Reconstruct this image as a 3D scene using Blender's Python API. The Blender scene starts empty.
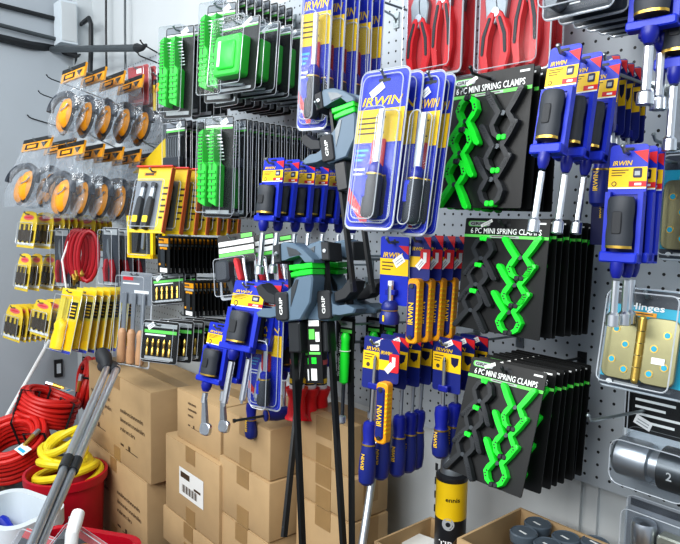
import bpy, bmesh, math, random
from mathutils import Matrix, Vector, Euler
random.seed(7)
PI = math.pi
SC = bpy.context.scene
COL = SC.collection

# ------------------------------------------------------------------ camera frame
F = 640.0
H_CAM = 1.6
D_WALL = 1.175           # distance of the pegboard (plane Y = 0) from the camera
def _n(v): return Vector(v).normalized()
_vx = _n((-550.0, -67.4, F))          # direction of world -X seen in camera (u right, v down, f forward)
_vz = _n((-150.0, 7300.0, F))         # world -Z
XH = -_vx
ZH = -_vz
ZH = (ZH - ZH.dot(XH)*XH).normalized()
YH = ZH.cross(XH)                     # sign fixed below
if YH.z < 0: YH = -YH
CAM = Vector((0, -D_WALL, H_CAM))
def ray(px, py):
    c = Vector((px-340.0, py-272.0, F))
    return Vector((XH.dot(c), YH.dot(c), ZH.dot(c)))
def P(px, py, w):
    """point on the plane parallel to the pegboard, w metres in front of it"""
    r = ray(px, py)
    return CAM + r*((D_WALL-w)/r.y)
def PX(px, py, x):
    r = ray(px, py); return CAM + r*((x-CAM.x)/r.x)
def PZ(px, py, z):
    r = ray(px, py); return CAM + r*((z-CAM.z)/r.z)
def proj(p):
    d = Vector(p)-CAM
    c = XH*d.x + YH*d.y + ZH*d.z
    return (340+F*c.x/c.z, 272+F*c.y/c.z, c.z)

# ------------------------------------------------------------------ materials
def lin(h):
    h = h.lstrip('#'); o = []
    for i in (0, 2, 4):
        c = int(h[i:i+2], 16)/255
        o.append(c/12.92 if c <= .04045 else ((c+.055)/1.055)**2.4)
    return (*o, 1)
MATS = {}
def mat(name, col, rough=.5, metal=0, noise=0, scale=30, bump=0, spec=.5, coat=0):
    if name in MATS: return MATS[name]
    m = bpy.data.materials.new(name); m.use_nodes = True
    nt = m.node_tree; b = nt.nodes['Principled BSDF']
    b.inputs['Base Color'].default_value = lin(col)
    b.inputs['Roughness'].default_value = rough
    b.inputs['Metallic'].default_value = metal
    b.inputs['Specular IOR Level'].default_value = spec
    b.inputs['Coat Weight'].default_value = coat
    tc = nt.nodes.new('ShaderNodeTexCoord')
    nz = nt.nodes.new('ShaderNodeTexNoise'); nz.inputs['Scale'].default_value = scale
    nz.inputs['Detail'].default_value = 4
    nt.links.new(tc.outputs['Object'], nz.inputs['Vector'])
    if noise:
        mx = nt.nodes.new('ShaderNodeMix'); mx.data_type = 'RGBA'
        c = lin(col)
        mx.inputs['A'].default_value = (*[max(0, v*(1-noise)) for v in c[:3]], 1)
        mx.inputs['B'].default_value = (*[min(1, v*(1+noise)) for v in c[:3]], 1)
        nt.links.new(nz.outputs['Fac'], mx.inputs['Factor'])
        nt.links.new(mx.outputs['Result'], b.inputs['Base Color'])
    if bump:
        bp = nt.nodes.new('ShaderNodeBump'); bp.inputs['Strength'].default_value = bump
        bp.inputs['Distance'].default_value = .004
        nt.links.new(nz.outputs['Fac'], bp.inputs['Height'])
        nt.links.new(bp.outputs['Normal'], b.inputs['Normal'])
    MATS[name] = m
    return m
def clear(name, tint, base, edge, rough=.12, bumps=0, scale=40, milky=.0):
    """thin clear plastic: see-through, glossy, a little white haze"""
    m = bpy.data.materials.new(name); m.use_nodes = True
    nt = m.node_tree; nt.nodes.clear()
    out = nt.nodes.new('ShaderNodeOutputMaterial')
    tr = nt.nodes.new('ShaderNodeBsdfTransparent'); tr.inputs['Color'].default_value = lin(tint)
    gl = nt.nodes.new('ShaderNodeBsdfGlossy'); gl.inputs['Roughness'].default_value = rough
    df = nt.nodes.new('ShaderNodeBsdfDiffuse'); df.inputs['Color'].default_value = lin('#e4eaf0')
    lw = nt.nodes.new('ShaderNodeLayerWeight'); lw.inputs['Blend'].default_value = .35
    mr = nt.nodes.new('ShaderNodeMapRange')
    mr.inputs['To Min'].default_value = base; mr.inputs['To Max'].default_value = edge
    pw = nt.nodes.new('ShaderNodeMath'); pw.operation = 'POWER'; pw.inputs[1].default_value = 2.6
    nt.links.new(lw.outputs['Facing'], pw.inputs[0]); nt.links.new(pw.outputs[0], mr.inputs['Value'])
    m1 = nt.nodes.new('ShaderNodeMixShader'); m1.inputs['Fac'].default_value = milky
    nt.links.new(gl.outputs[0], m1.inputs[1]); nt.links.new(df.outputs[0], m1.inputs[2])
    m2 = nt.nodes.new('ShaderNodeMixShader')
    nt.links.new(mr.outputs[0], m2.inputs['Fac'])
    nt.links.new(tr.outputs[0], m2.inputs[1]); nt.links.new(m1.outputs[0], m2.inputs[2])
    nt.links.new(m2.outputs[0], out.inputs['Surface'])
    if bumps:
        tc = nt.nodes.new('ShaderNodeTexCoord')
        nz = nt.nodes.new('ShaderNodeTexNoise'); nz.inputs['Scale'].default_value = scale
        nt.links.new(tc.outputs['Object'], nz.inputs['Vector'])
        bp = nt.nodes.new('ShaderNodeBump'); bp.inputs['Strength'].default_value = bumps
        bp.inputs['Distance'].default_value = .02
        nt.links.new(nz.outputs['Fac'], bp.inputs['Height'])
        for n in (gl, lw): nt.links.new(bp.outputs['Normal'], n.inputs['Normal'])
        # pale streaks painted in from the noise where wrinkles would catch the light
        cr = nt.nodes.new('ShaderNodeMapRange'); cr.inputs['From Min'].default_value = .56
        cr.inputs['From Max'].default_value = .7; cr.inputs['To Max'].default_value = .2
        nt.links.new(nz.outputs['Fac'], cr.inputs['Value'])
        ad = nt.nodes.new('ShaderNodeMath'); ad.operation = 'ADD'; ad.use_clamp = True
        nt.links.new(mr.outputs[0], ad.inputs[0]); nt.links.new(cr.outputs[0], ad.inputs[1])
        nt.links.new(ad.outputs[0], m2.inputs['Fac'])
    MATS[name] = m
    return m
def M(n): return MATS[n]

clear('clear_plastic', '#f8fafc', .018, .5, .12, milky=.3)
clear('edge_glint', '#e4ecf2', .62, .95, .15, milky=.75)  # whitened rim: the reflection along clear edges is put into the colour
clear('bag_film', '#f4f6f8', .085, .55, .14, bumps=.7, scale=22, milky=.5)
clear('blue_tint_plastic', '#9aa2d8', .12, .6, .1, milky=.2)
mat('black_card', '#101213', .4, noise=.2)
mat('black_plastic', '#2b2e31', .36, noise=.15)
mat('black_rubber', '#2a2d31', .6, noise=.2)
mat('headband_blue', '#27303c', .5, noise=.2)
mat('dark_grip', '#33383f', .55, noise=.15)
mat('neon_green', '#22e43a', .35, noise=.08)
mat('band_green', '#6bd85f', .45)
mat('lime_plastic', '#35cc42', .4, noise=.12)
mat('white_print', '#eef1f0', .5)
mat('grey_print', '#a9aeb0', .5)
mat('price_sticker', '#f4f5f4', .5)
mat('royal_blue', '#1c33b8', .4, noise=.08)
mat('deep_blue', '#1b2690', .35, noise=.1)
mat('navy_handle', '#1d2a78', .38, noise=.1)
mat('navy_dark', '#161c4a', .42, noise=.1)
mat('sky_print', '#35aee0', .5)
mat('label_yellow', '#f3c81c', .45, noise=.05)
mat('bright_yellow', '#f6d21a', .35, noise=.08)
mat('card_yellow', '#e6c832', .45, noise=.12)
mat('pale_yellow', '#dccb45', .45, noise=.2)
mat('amber', '#f0a51a', .4, noise=.08)
mat('orange_muff', '#f7a11b', .38, noise=.08)
mat('orange_edge', '#c4622f', .5, noise=.15)
mat('label_red', '#d8252f', .45)
mat('pink_logo', '#dd6a6a', .5)
mat('red_hose', '#cf2a24', .42, noise=.15)
mat('dark_red_hose', '#a91f2b', .42, noise=.15)
mat('bin_red', '#b3122a', .38, noise=.15)
mat('scarlet_plastic', '#e01f2a', .32)
mat('plier_red', '#c8242b', .32, noise=.1)
mat('card_red', '#b3343a', .45, noise=.15)
mat('muted_red', '#a5484c', .45, noise=.15)
mat('yellow_hose', '#e3cf2b', .42, noise=.15)
mat('chrome', '#dfe4ea', .3, 1)
mat('steel', '#b4bac0', .36, .9, noise=.1)
mat('dark_steel', '#5b6064', .35, .9, noise=.15)
mat('grey_steel', '#8a9196', .4, .7, noise=.15)
mat('plate_steel', '#a3a69b', .35, .6, noise=.1)
mat('brass', '#d9b65c', .28, .9, noise=.1)
mat('brass_satin', '#98936f', .3, .85, noise=.12, scale=60)
mat('hook_metal', '#8f989b', .3, .8)
mat('hook_black', '#202428', .4)
mat('slate_plastic', '#5d7284', .45, noise=.08)
mat('bar_black', '#222426', .35, .4, noise=.1)
mat('wood_handle', '#c79a72', .45, noise=.2, scale=18)
mat('brown_bit', '#3a2a0e', .4, .3, noise=.25)
mat('header_grey', '#80868d', .5, noise=.1)
mat('header_teal', '#1aa4c0', .45)
mat('header_dark', '#26303a', .45)
mat('tool_grey', '#3b4047', .4, noise=.15)
mat('white_plastic', '#d3dde4', .4, noise=.05)
mat('white_knob', '#eef0f0', .35)
mat('cardboard', '#b59a74', .75, noise=.13, scale=14, bump=.15)
mat('carton_inside', '#9a7442', .8, noise=.15, scale=14)
mat('parcel_tape', '#9c8058', .3, noise=.1)
mat('ink', '#4a3a2a', .6)
mat('paper', '#e6e7e4', .6)
mat('jar_lid', '#56616b', .25, noise=.1)
mat('can_black', '#26282c', .3, noise=.1)
mat('can_yellow', '#e9c51c', .3, noise=.05)
mat('grey_label', '#a9adb2', .4)
mat('wall_paint', '#aab2b9', .7, noise=.07, scale=2.2)
mat('wall_white', '#c6cccf', .6, noise=.08, scale=3)
mat('post_paint', '#c6cccf', .55, noise=.08, scale=6)
mat('floor_grey', '#4e4f50', .6, noise=.25, scale=5)
mat('pipe_grey', '#50575b', .4, .3, noise=.2)
mat('cable_black', '#23272b', .5)

def pegboard_mat(x0, z0):
    m = bpy.data.materials.new('pegboard_white'); m.use_nodes = True
    nt = m.node_tree; b = nt.nodes['Principled BSDF']; b.inputs['Roughness'].default_value = .5
    tc = nt.nodes.new('ShaderNodeTexCoord'); sp = nt.nodes.new('ShaderNodeSeparateXYZ')
    nt.links.new(tc.outputs['Object'], sp.inputs[0])
    def mth(op, a, bb=None):
        n = nt.nodes.new('ShaderNodeMath'); n.operation = op
        for i, v in enumerate((a, bb)):
            if v is None: continue
            if isinstance(v, (int, float)): n.inputs[i].default_value = v
            else: nt.links.new(v, n.inputs[i])
        return n.outputs[0]
    def cell(o, off):
        t = mth('DIVIDE', mth('SUBTRACT', o, off), .0254)
        return mth('SUBTRACT', t, mth('ROUND', t))
    a = cell(sp.outputs['X'], x0); c = cell(sp.outputs['Z'], z0)
    d = mth('SQRT', mth('ADD', mth('MULTIPLY', a, a), mth('MULTIPLY', c, c)))
    hole = mth('LESS_THAN', d, .115)
    mx = nt.nodes.new('ShaderNodeMix'); mx.data_type = 'RGBA'
    nz = nt.nodes.new('ShaderNodeTexNoise'); nz.inputs['Scale'].default_value = 3
    nt.links.new(tc.outputs['Object'], nz.inputs['Vector'])
    cr = nt.nodes.new('ShaderNodeMix'); cr.data_type = 'RGBA'
    cr.inputs['A'].default_value = lin('#a7b0b8'); cr.inputs['B'].default_value = lin('#bcc4ca')
    nt.links.new(nz.outputs['Fac'], cr.inputs['Factor'])
    nt.links.new(hole, mx.inputs['Factor'])
    nt.links.new(cr.outputs['Result'], mx.inputs['A']); mx.inputs['B'].default_value = (.012, .014, .016, 1)
    nt.links.new(mx.outputs['Result'], b.inputs['Base Color'])
    MATS['pegboard_white'] = m

# ------------------------------------------------------------------ mesh builder
_txt = {}
def text_mesh(s, bold=.018, shear=0):
    k = (s, bold, shear)
    if k in _txt: return _txt[k]
    cu = bpy.data.curves.new('t', 'FONT'); cu.body = s; cu.size = 1; cu.offset = bold; cu.shear = shear
    cu.resolution_u = 2; cu.align_x = 'CENTER'; cu.align_y = 'CENTER'
    ob = bpy.data.objects.new('t', cu); COL.objects.link(ob)
    dg = bpy.context.evaluated_depsgraph_get(); dg.update()
    me = bpy.data.meshes.new_from_object(ob.evaluated_get(dg))
    vs = [v.co.copy() for v in me.vertices]; fs = [tuple(p.vertices) for p in me.polygons]
    bpy.data.objects.remove(ob); bpy.data.curves.remove(cu); bpy.data.meshes.remove(me)
    w = max(v.x for v in vs)-min(v.x for v in vs); cx = (max(v.x for v in vs)+min(v.x for v in vs))/2
    cy = (max(v.y for v in vs)+min(v.y for v in vs))/2; h = max(v.y for v in vs)-min(v.y for v in vs)
    _txt[k] = ([Vector((v.x-cx, v.y-cy, 0)) for v in vs], fs, w, h)
    return _txt[k]

def rrect(x0, x1, z0, z1, r, n=4):
    r = min(r, abs(x1-x0)/2.01, abs(z1-z0)/2.01); o = []
    for cx, cz, a0 in ((x1-r, z1-r, 0), (x0+r, z1-r, 90), (x0+r, z0+r, 180), (x1-r, z0+r, 270)):
        for i in range(n+1):
            a = math.radians(a0+90*i/n); o.append((cx+r*math.cos(a), cz+r*math.sin(a)))
    return o
def ribbon(pts, ws, cap=3):
    """outline of a flat bar following pts with half widths ws, rounded at both ends"""
    L, R = [], []
    n = len(pts)
    for i, (x, z) in enumerate(pts):
        a = pts[max(0, i-1)]; b = pts[min(n-1, i+1)]
        dx, dz = b[0]-a[0], b[1]-a[1]; l = math.hypot(dx, dz) or 1
        nx, nz = -dz/l, dx/l; w = ws[i] if isinstance(ws, (list, tuple)) else ws
        L.append((x+nx*w, z+nz*w)); R.append((x-nx*w, z-nz*w))
    def endcap(p, q, w):
        dx, dz = p[0]-q[0], p[1]-q[1]; l = math.hypot(dx, dz) or 1; a0 = math.atan2(dz, dx)
        return [(p[0]+w*math.cos(a0+PI/2-PI*i/cap), p[1]+w*math.sin(a0+PI/2-PI*i/cap)) for i in range(1, cap)]
    w0 = ws[0] if isinstance(ws, (list, tuple)) else ws; w1 = ws[-1] if isinstance(ws, (list, tuple)) else ws
    return L + endcap(pts[-1], pts[-2], w1) + R[::-1] + endcap(pts[0], pts[1], w0)

class MB:
    def __init__(s): s.v = []; s.f = []; s.m = []; s.names = []; s.T = Matrix.Identity(4)
    def mi(s, name):
        if name not in s.names: s.names.append(name)
        return s.names.index(name)
    def add(s, vs, fs, m):
        o = len(s.v); k = s.mi(m)
        s.v += [s.T @ Vector(v) for v in vs]
        for f in fs: s.f.append(tuple(o+i for i in f)); s.m.append(k)
        return s
    def box(s, x0, x1, y0, y1, z0, z1, m):
        v = [(x, y, z) for z in (z0, z1) for y in (y0, y1) for x in (x0, x1)]
        return s.add(v, [(0,2,3,1),(4,5,7,6),(0,1,5,4),(2,6,7,3),(0,4,6,2),(1,3,7,5)], m)
    def prism(s, poly, y0, y1, m, inset=0, back=True, front=True):
        """outline in XZ extruded from y0 (front) to y1 (back); inset chamfers the front edge"""
        n = len(poly)
        a = sum(poly[i][0]*poly[(i+1) % n][1]-poly[(i+1) % n][0]*poly[i][1] for i in range(n))
        if a < 0: poly = poly[::-1]
        cx = sum(p[0] for p in poly)/n; cz = sum(p[1] for p in poly)/n
        ring = []
        if inset:
            w = max(p[0] for p in poly)-min(p[0] for p in poly); h = max(p[1] for p in poly)-min(p[1] for p in poly)
            sx, sz = max(.3, 1-2*inset/max(w, 1e-6)), max(.3, 1-2*inset/max(h, 1e-6))
            ring.append([(cx+(p[0]-cx)*sx, y0, cz+(p[1]-cz)*sz) for p in poly])
            ring.append([(p[0], y0+min(inset, abs(y1-y0)*.45), p[1]) for p in poly])
        else: ring.append([(p[0], y0, p[1]) for p in poly])
        ring.append([(p[0], y1, p[1]) for p in poly])
        vs = [q for r in ring for q in r]; fs = []
        if front: fs.append(tuple(range(n)))
        for k in range(len(ring)-1):
            for i in range(n):
                j = (i+1) % n
                fs.append((k*n+j, k*n+i, (k+1)*n+i, (k+1)*n+j))
        if back: fs.append(tuple(len(vs)-n+i for i in range(n))[::-1])
        return s.add(vs, fs, m)
    def flat(s, poly, y, m):
        n = len(poly)
        a = sum(poly[i][0]*poly[(i+1) % n][1]-poly[(i+1) % n][0]*poly[i][1] for i in range(n))
        if a < 0: poly = poly[::-1]
        return s.add([(p[0], y, p[1]) for p in poly], [tuple(range(n))], m)
    def rect(s, x0, x1, z0, z1, y, m): return s.flat([(x0, z0), (x1, z0), (x1, z1), (x0, z1)], y, m)
    def text(s, t, x, z, w, y, m, h=None, rot=0, bold=.018, shear=0):
        vs, fs, tw, th = text_mesh(t, bold, shear); k = w/tw; kz = (h/th) if h else k
        c, sn = math.cos(rot), math.sin(rot)
        return s.add([(x+c*v.x*k-sn*v.y*kz, y, z+sn*v.x*k+c*v.y*kz) for v in vs], fs, m)
    def lathe(s, prof, m, c=(0, 0, 0), axis='Z', n=12, sx=1, sy=1, caps=True):
        vs = []; fs = []; k = len(prof)
        for r, z in prof:
            for i in range(n):
                a = 2*PI*i/n; p = (r*math.cos(a)*sx, r*math.sin(a)*sy, z)
                if axis == 'X': p = (p[2], p[0], p[1])
                elif axis == 'Y': p = (p[0], p[2], p[1])
                vs.append((p[0]+c[0], p[1]+c[1], p[2]+c[2]))
        for a in range(k-1):
            for i in range(n):
                j = (i+1) % n; fs.append((a*n+i, a*n+j, (a+1)*n+j, (a+1)*n+i))
        if caps: fs.append(tuple(range(n))[::-1]); fs.append(tuple((k-1)*n+i for i in range(n)))
        return s.add(vs, fs, m)
    def tube(s, pts, r, m, n=8, closed=False, caps=True):
        pts = [Vector(p) for p in pts]; k = len(pts); vs = []; fs = []; up = None
        for i, p in enumerate(pts):
            a = pts[(i-1) % k] if closed else pts[max(0, i-1)]
            b = pts[(i+1) % k] if closed else pts[min(k-1, i+1)]
            t = (b-a).normalized() if (b-a).length > 1e-9 else Vector((0, 0, 1))
            if up is None:
                up = Vector((0, 0, 1)) if abs(t.z) < .9 else Vector((0, 1, 0))
            sd = t.cross(up); 
            if sd.length < 1e-5: sd = t.orthogonal()
            sd.normalize(); up = sd.cross(t).normalized()
            rr = r[i] if isinstance(r, (list, tuple)) else r
            for j in range(n):
                g = 2*PI*j/n; vs.append(p+(sd*math.cos(g)+up*math.sin(g))*rr)
        for i in range(k if closed else k-1):
            q = (i+1) % k
            for j in range(n):
                h = (j+1) % n; fs.append((i*n+j, i*n+h, q*n+h, q*n+j))
        if caps and not closed: fs.append(tuple(range(n))[::-1]); fs.append(tuple((k-1)*n+j for j in range(n)))
        return s.add(vs, fs, m)
    def ball(s, c, r, m, n=10, sx=1, sy=1, sz=1):
        prof = [(r*math.sin(PI*i/n)+1e-5, -r*math.cos(PI*i/n)) for i in range(n+1)]
        vs = []; fs = []; q = 12
        for rr, z in prof:
            for i in range(q): vs.append((c[0]+rr*math.cos(2*PI*i/q)*sx, c[1]+rr*math.sin(2*PI*i/q)*sy, c[2]+z*sz))
        for a in range(n):
            for i in range(q): fs.append((a*q+i, a*q+(i+1) % q, (a+1)*q+(i+1) % q, (a+1)*q+i))
        return s.add(vs, fs, m)
    def shell(s, W, z0, z1, d, m='clear_plastic', edge='edge_glint', r=.008, flange=.006, x=0, y=0):
        """thermoformed clear bubble, open at the back, on a flange with a rim painted pale like a glint"""
        out = rrect(x-W/2, x+W/2, z0, z1, r)
        inn = rrect(x-W/2+flange, x+W/2-flange, z0+flange, z1-flange, r)
        n = len(out)
        top = [(x+(p[0]-x)*.93, (z0+z1)/2+(p[1]-(z0+z1)/2)*.96) for p in inn]
        vs = [(p[0], y, p[1]) for p in out]+[(p[0], y, p[1]) for p in inn]+[(p[0], y-d, p[1]) for p in top]
        fe, fb = [], []
        for i in range(n):
            j = (i+1) % n
            fe.append((i, j, n+j, n+i)); fb.append((n+i, n+j, 2*n+j, 2*n+i))
        fb.append(tuple(2*n+i for i in range(n)))
        s.add(vs, fe, edge); s.add(vs, fb, m)
        s.tube([(p[0], y, p[1]) for p in out], .0013, edge, n=4, closed=True)
        s.tube([(p[0], y-d, p[1]) for p in top], .0011, edge, n=4, closed=True)
        return s
    def build(s, name, parent=None, smooth=35):
        me = bpy.data.meshes.new(name)
        me.from_pydata([tuple(v) for v in s.v], [], s.f)
        for nm in s.names: me.materials.append(M(nm))
        me.polygons.foreach_set('material_index', s.m)
        me.polygons.foreach_set('use_smooth', [True]*len(s.f))
        me.update()
        me.set_sharp_from_angle(angle=math.radians(smooth))
        ob = bpy.data.objects.new(name, me); COL.objects.link(ob)
        if parent: ob.parent = parent
        return ob

def tag(o, label=None, cat=None, group=None, kind=None):
    if label: o['label'] = label
    if cat: o['category'] = cat
    if group: o['group'] = group
    if kind: o['kind'] = kind
    return o
def empty(name, loc=(0, 0, 0)):
    o = bpy.data.objects.new(name, None); COL.objects.link(o); o.location = loc
    o.empty_display_size = .02
    return o
def dup(o, parent=None):
    c = o.copy(); COL.objects.link(c)
    if parent: c.parent = parent
    for ch in list(o.children): dup(ch, c)
    return c
def rot(yaw=0, tilt=0, roll=0):
    R = math.radians
    return Matrix.Rotation(R(yaw), 3, 'Z') @ Matrix.Rotation(R(-tilt), 3, 'X') @ Matrix.Rotation(R(roll), 3, 'Y')
def fit(x0, x1, yt, yb, w, yaw=0, tilt=0, roll=0):
    """hang point, width and height of a flat pack whose outline in the photo is x0..x1, yt..yb"""
    xm = (x0+x1)/2; O = P(xm, yt, w); Rm = rot(yaw, tilt, roll)
    ex, n, ez = Rm.col[0], Rm.col[1], Rm.col[2]
    def hit(px, py):
        r = ray(px, py); return CAM+r*((O-CAM).dot(n)/r.dot(n))-O
    ym = (yt+yb)/2
    for _ in range(4):
        W = abs((hit(x1, ym)-hit(x0, ym)).dot(ex)); H = abs(hit(xm, yb).dot(ez))
        px, py, _d = proj(O+Rm @ Vector((0, 0, -H/2)))
        tx, ty, _d = proj(O)
        O = P(tx+(xm-px), ty+(ym-py), w)
        top = proj(O)
    return O, W, H
ORD = ['frontmost', 'second', 'third', 'fourth', 'fifth', 'sixth', 'seventh', 'eighth', 'ninth', 'tenth', 'eleventh', 'twelfth', 'thirteenth', 'fourteenth', 'fifteenth']
def order(i, n):
    if n == 1: return ''
    if i == 0: return 'frontmost'
    if i == n-1: return 'rearmost'
    return ORD[i]+' from the front'
LAST_DIM = {}
def hook(tip, w_tip, up=10, label='', black=False, r=.0027, base_w=0):
    """wire hook: runs from the board out to its tip, with the upturned end"""
    h = empty('peg_hook', (tip.x, 0, tip.z))
    dz = w_tip*math.tan(math.radians(up)); mb = MB(); m = 'hook_black' if black else 'hook_metal'
    pts = [(0, 0, -dz-.018), (0, -.006, -dz-.004), (0, -.012, -dz)]
    for k in range(1, 6): pts.append((0, -w_tip*k/5*.93-.004, -dz+dz*k/5*.9))
    pts += [(0, -w_tip, 0), (0, -w_tip-.006, .008)]
    mb.tube(pts, r, m, n=6)
    mb.ball((0, -w_tip-.006, .008), r*1.35, m, n=5)
    mb.build('wire', h)
    b = MB(); b.box(-.009, .009, -.004, 0, -dz-.026, -dz+.012, m); b.build('base_plate', h)
    tag(h, label, 'hook', 'wire hooks on the pegboard'); return h
def stack(make, rect, ws, desc, cat, group, yaw=0, tilt=0, roll=0, rise=4, jit=1.5, where='', tilts=None, hookup=None, hooklab='', hole=.012, black=False, ext=.016, W=None, H=None, dx=0, labels=None):
    """hang copies of one pack one behind the other on a hook"""
    w0 = ws[0]
    O, w, h = fit(*rect, w0, yaw, tilt if tilts is None else tilts[0], roll)
    W = W or w; H = H or h
    LAST_DIM[group] = (round(W, 3), round(H, 3), round(O.x, 3), round(O.z, 3))
    root = make(W, H); n = len(ws); res = []
    for i, wi in enumerate(ws):
        o = root if i == 0 else dup(root)
        t = tilt if tilts is None else (tilts[i] if i < len(tilts) else tilts[-1])
        o.location = (O.x+dx*(w0-wi), -wi, O.z-(w0-wi)*math.tan(math.radians(rise)))
        j = 0 if i == 0 else random.uniform(-jit, jit)
        o.rotation_mode = 'XYZ'
        o.rotation_euler = rot(yaw+j, t+(0 if i == 0 else random.uniform(-1, 1)*jit*.4), roll+(0 if i == 0 else random.uniform(-1, 1)*jit*.5)).to_euler('XYZ')
        if labels: lab = labels[i]
        else:
            od = order(i, n)
            lab = (od+' '+desc if od and ' ' not in od else desc+(', '+od if od else ''))+(' '+where if where else '')
        tag(o, lab, cat, group); res.append(o)
    if hookup is not None:
        tip = Vector((O.x, -w0-ext, O.z-hole+(ext)*math.tan(math.radians(rise))))
        hook(tip, w0+ext, rise, hooklab or ('wire hook holding the '+group), black)
    return res
# ------------------------------------------------------------------ packs (local frame: top centre at the origin, front faces -Y)
def euro(mb, z, s=1, y=-.0012, m='black_rubber'):
    mb.flat(rrect(-.014*s, .014*s, z-.003*s, z+.003*s, .003*s), y, m)
    mb.flat(rrect(-.004*s, .004*s, z-.0045*s, z+.008*s, .004*s), y-.0001, m)
def sticker(mb, x, z, w, h, y, a=25):
    c, s = math.cos(math.radians(a)), math.sin(math.radians(a))
    q = [(x+u*w/2*c-v*h/2*s, z+u*w/2*s+v*h/2*c) for u, v in ((-1,-1),(1,-1),(1,1),(-1,1))]
    mb.flat(q, y, 'price_sticker')
    for k in (-.2, .1):
        q2 = [(x+u*w*.35*c-(k*h+v*h*.06)*s, z+u*w*.35*s+(k*h+v*h*.06)*c) for u, v in ((-1,-1),(1,-1),(1,1),(-1,1))]
        mb.flat(q2, y-.0002, 'grey_print')
def lines(mb, x0, x1, z, n, dz, th, y, m):
    for i in range(n): mb.rect(x0, x0+(x1-x0)*(.95-.18*((i*7) % 3)), z-i*dz-th, z-i*dz, y, m)

def make_earmuff(W, H):
    r = empty('earmuff_bag')
    b = MB()      # pillow bag of thin film
    nx, nz = 9, 12; vs = []; fs = []
    for side in (-1, 1):
        for j in range(nz+1):
            v = j/nz; hw = W/2*(.72+.34*min(1, v*1.5))*(1 if v < .85 else 1-(v-.85)*1.1)
            for i in range(nx+1):
                u = -1+2*i/nx
                bulge = (1-u*u)*math.sin(PI*min(1, max(0, (v-.1)/.9)))**.8
                y = side*(.002+.036*bulge)+.004*math.sin(9*u+7*v)+.003*math.sin(17*v-5*u)
                vs.append((hw*u, y, -.02-v*(H-.02)))
    q = (nx+1)*(nz+1)
    for k in (0, q):
        for j in range(nz):
            for i in range(nx):
                a = k+j*(nx+1)+i; fs.append((a, a+1, a+nx+2, a+nx+1))
    b.add(vs, fs, 'bag_film'); b.build('plastic_bag', r)
    h = MB(); hw = W*.36
    h.box(-hw, hw, -.004, .004, -.05, 0, 'amber')
    h.rect(-hw, hw, -.016, 0, -.0046, 'black_card')
    h.rect(-hw*.75, hw*.2, -.044, -.022, -.0046, 'black_card')
    h.rect(-hw*.6, hw*.05, -.039, -.027, -.0049, 'amber')
    h.flat([(hw*.35, -.022), (hw*.85, -.022), (hw*.6, -.044)], -.0046, 'black_card')
    h.build('header_card', r)
    zc = -H*.72; R = min(W*.27, H*.19)
    for q, (cx, cy, sg) in enumerate(((W*.12, -.014, 1), (-W*.2, .014, -1))):
        c = MB(); c.lathe([(.001, -.02), (R*.5, -.019), (R*.82, -.013), (R, 0)], 'orange_muff', (cx, cy, zc), axis='Y', n=20, sx=.84, sy=1.12)
        e = c.build('ear_cup', r)
        k = MB(); k.lathe([(R*.95, 0), (R*1.12, .006), (R*1.12, .012), (R*.85, .016), (R*.4, .016)], 'black_rubber', (cx-R*.12, cy, zc), axis='Y', n=20, sx=.86, sy=1.12)
        k.build('ear_cushion', e)
    hb = MB(); pts = []
    for i in range(17):
        a = PI*(i/16)*1.05-.1; pts.append((-W*.05+W*.31*math.cos(a), -.012+.01*math.cos(a), zc+R*.4+H*.22*max(-.2, math.sin(a))))
    hb.tube(pts, [.013]*17, 'headband_blue', n=8); hb.build('headband', r)
    st = MB(); st.tube([(W*.26, -.03, zc+R*.5), (W*.22, -.032, zc+R*.2), (W*.14, -.036, zc)], .0035, 'chrome', n=6); st.build('wire_yoke', r)
    return r

def make_spade(W, H):
    r = empty('spade_bit_pack'); hw = W/2
    c = MB(); c.prism([(-hw, -H), (hw, -H), (hw, -H*.25), (hw*.75, -H*.04), (hw*.3, 0), (-hw*.3, 0), (-hw*.75, -H*.04), (-hw, -H*.25)], -.001, .001, 'card_yellow')
    c.flat([(hw*.62*math.cos(a), -H*.17+H*.075*math.sin(a)) for a in [2*PI*i/14 for i in range(14)]], -.0016, 'pink_logo')
    c.rect(-hw*.4, hw*.4, -H*.185, -H*.155, -.002, 'label_red')
    c.rect(-hw*.98, hw*.98, -H*.93, -H*.86, -.0016, 'white_print')
    c.build('card', r)
    for x in (-hw*.5, hw*.05, hw*.58):
        b = MB(); b.tube([(x, -.007, -H*.36), (x, -.007, -H*.7)], .0045, 'brown_bit', n=6)
        b.prism([(x-hw*.26, -H*.52), (x+hw*.26, -H*.52), (x+hw*.26, -H*.8), (x+hw*.08, -H*.82), (x, -H*.87), (x-hw*.08, -H*.82), (x-hw*.26, -H*.8)], -.01, -.004, 'brown_bit', inset=.001)
        b.build('drill_bit', r)
    s = MB(); s.shell(W*.96, -H*.95, -H*.28, .013, r=.006, flange=.004); s.build('blister', r)
    return r

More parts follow.
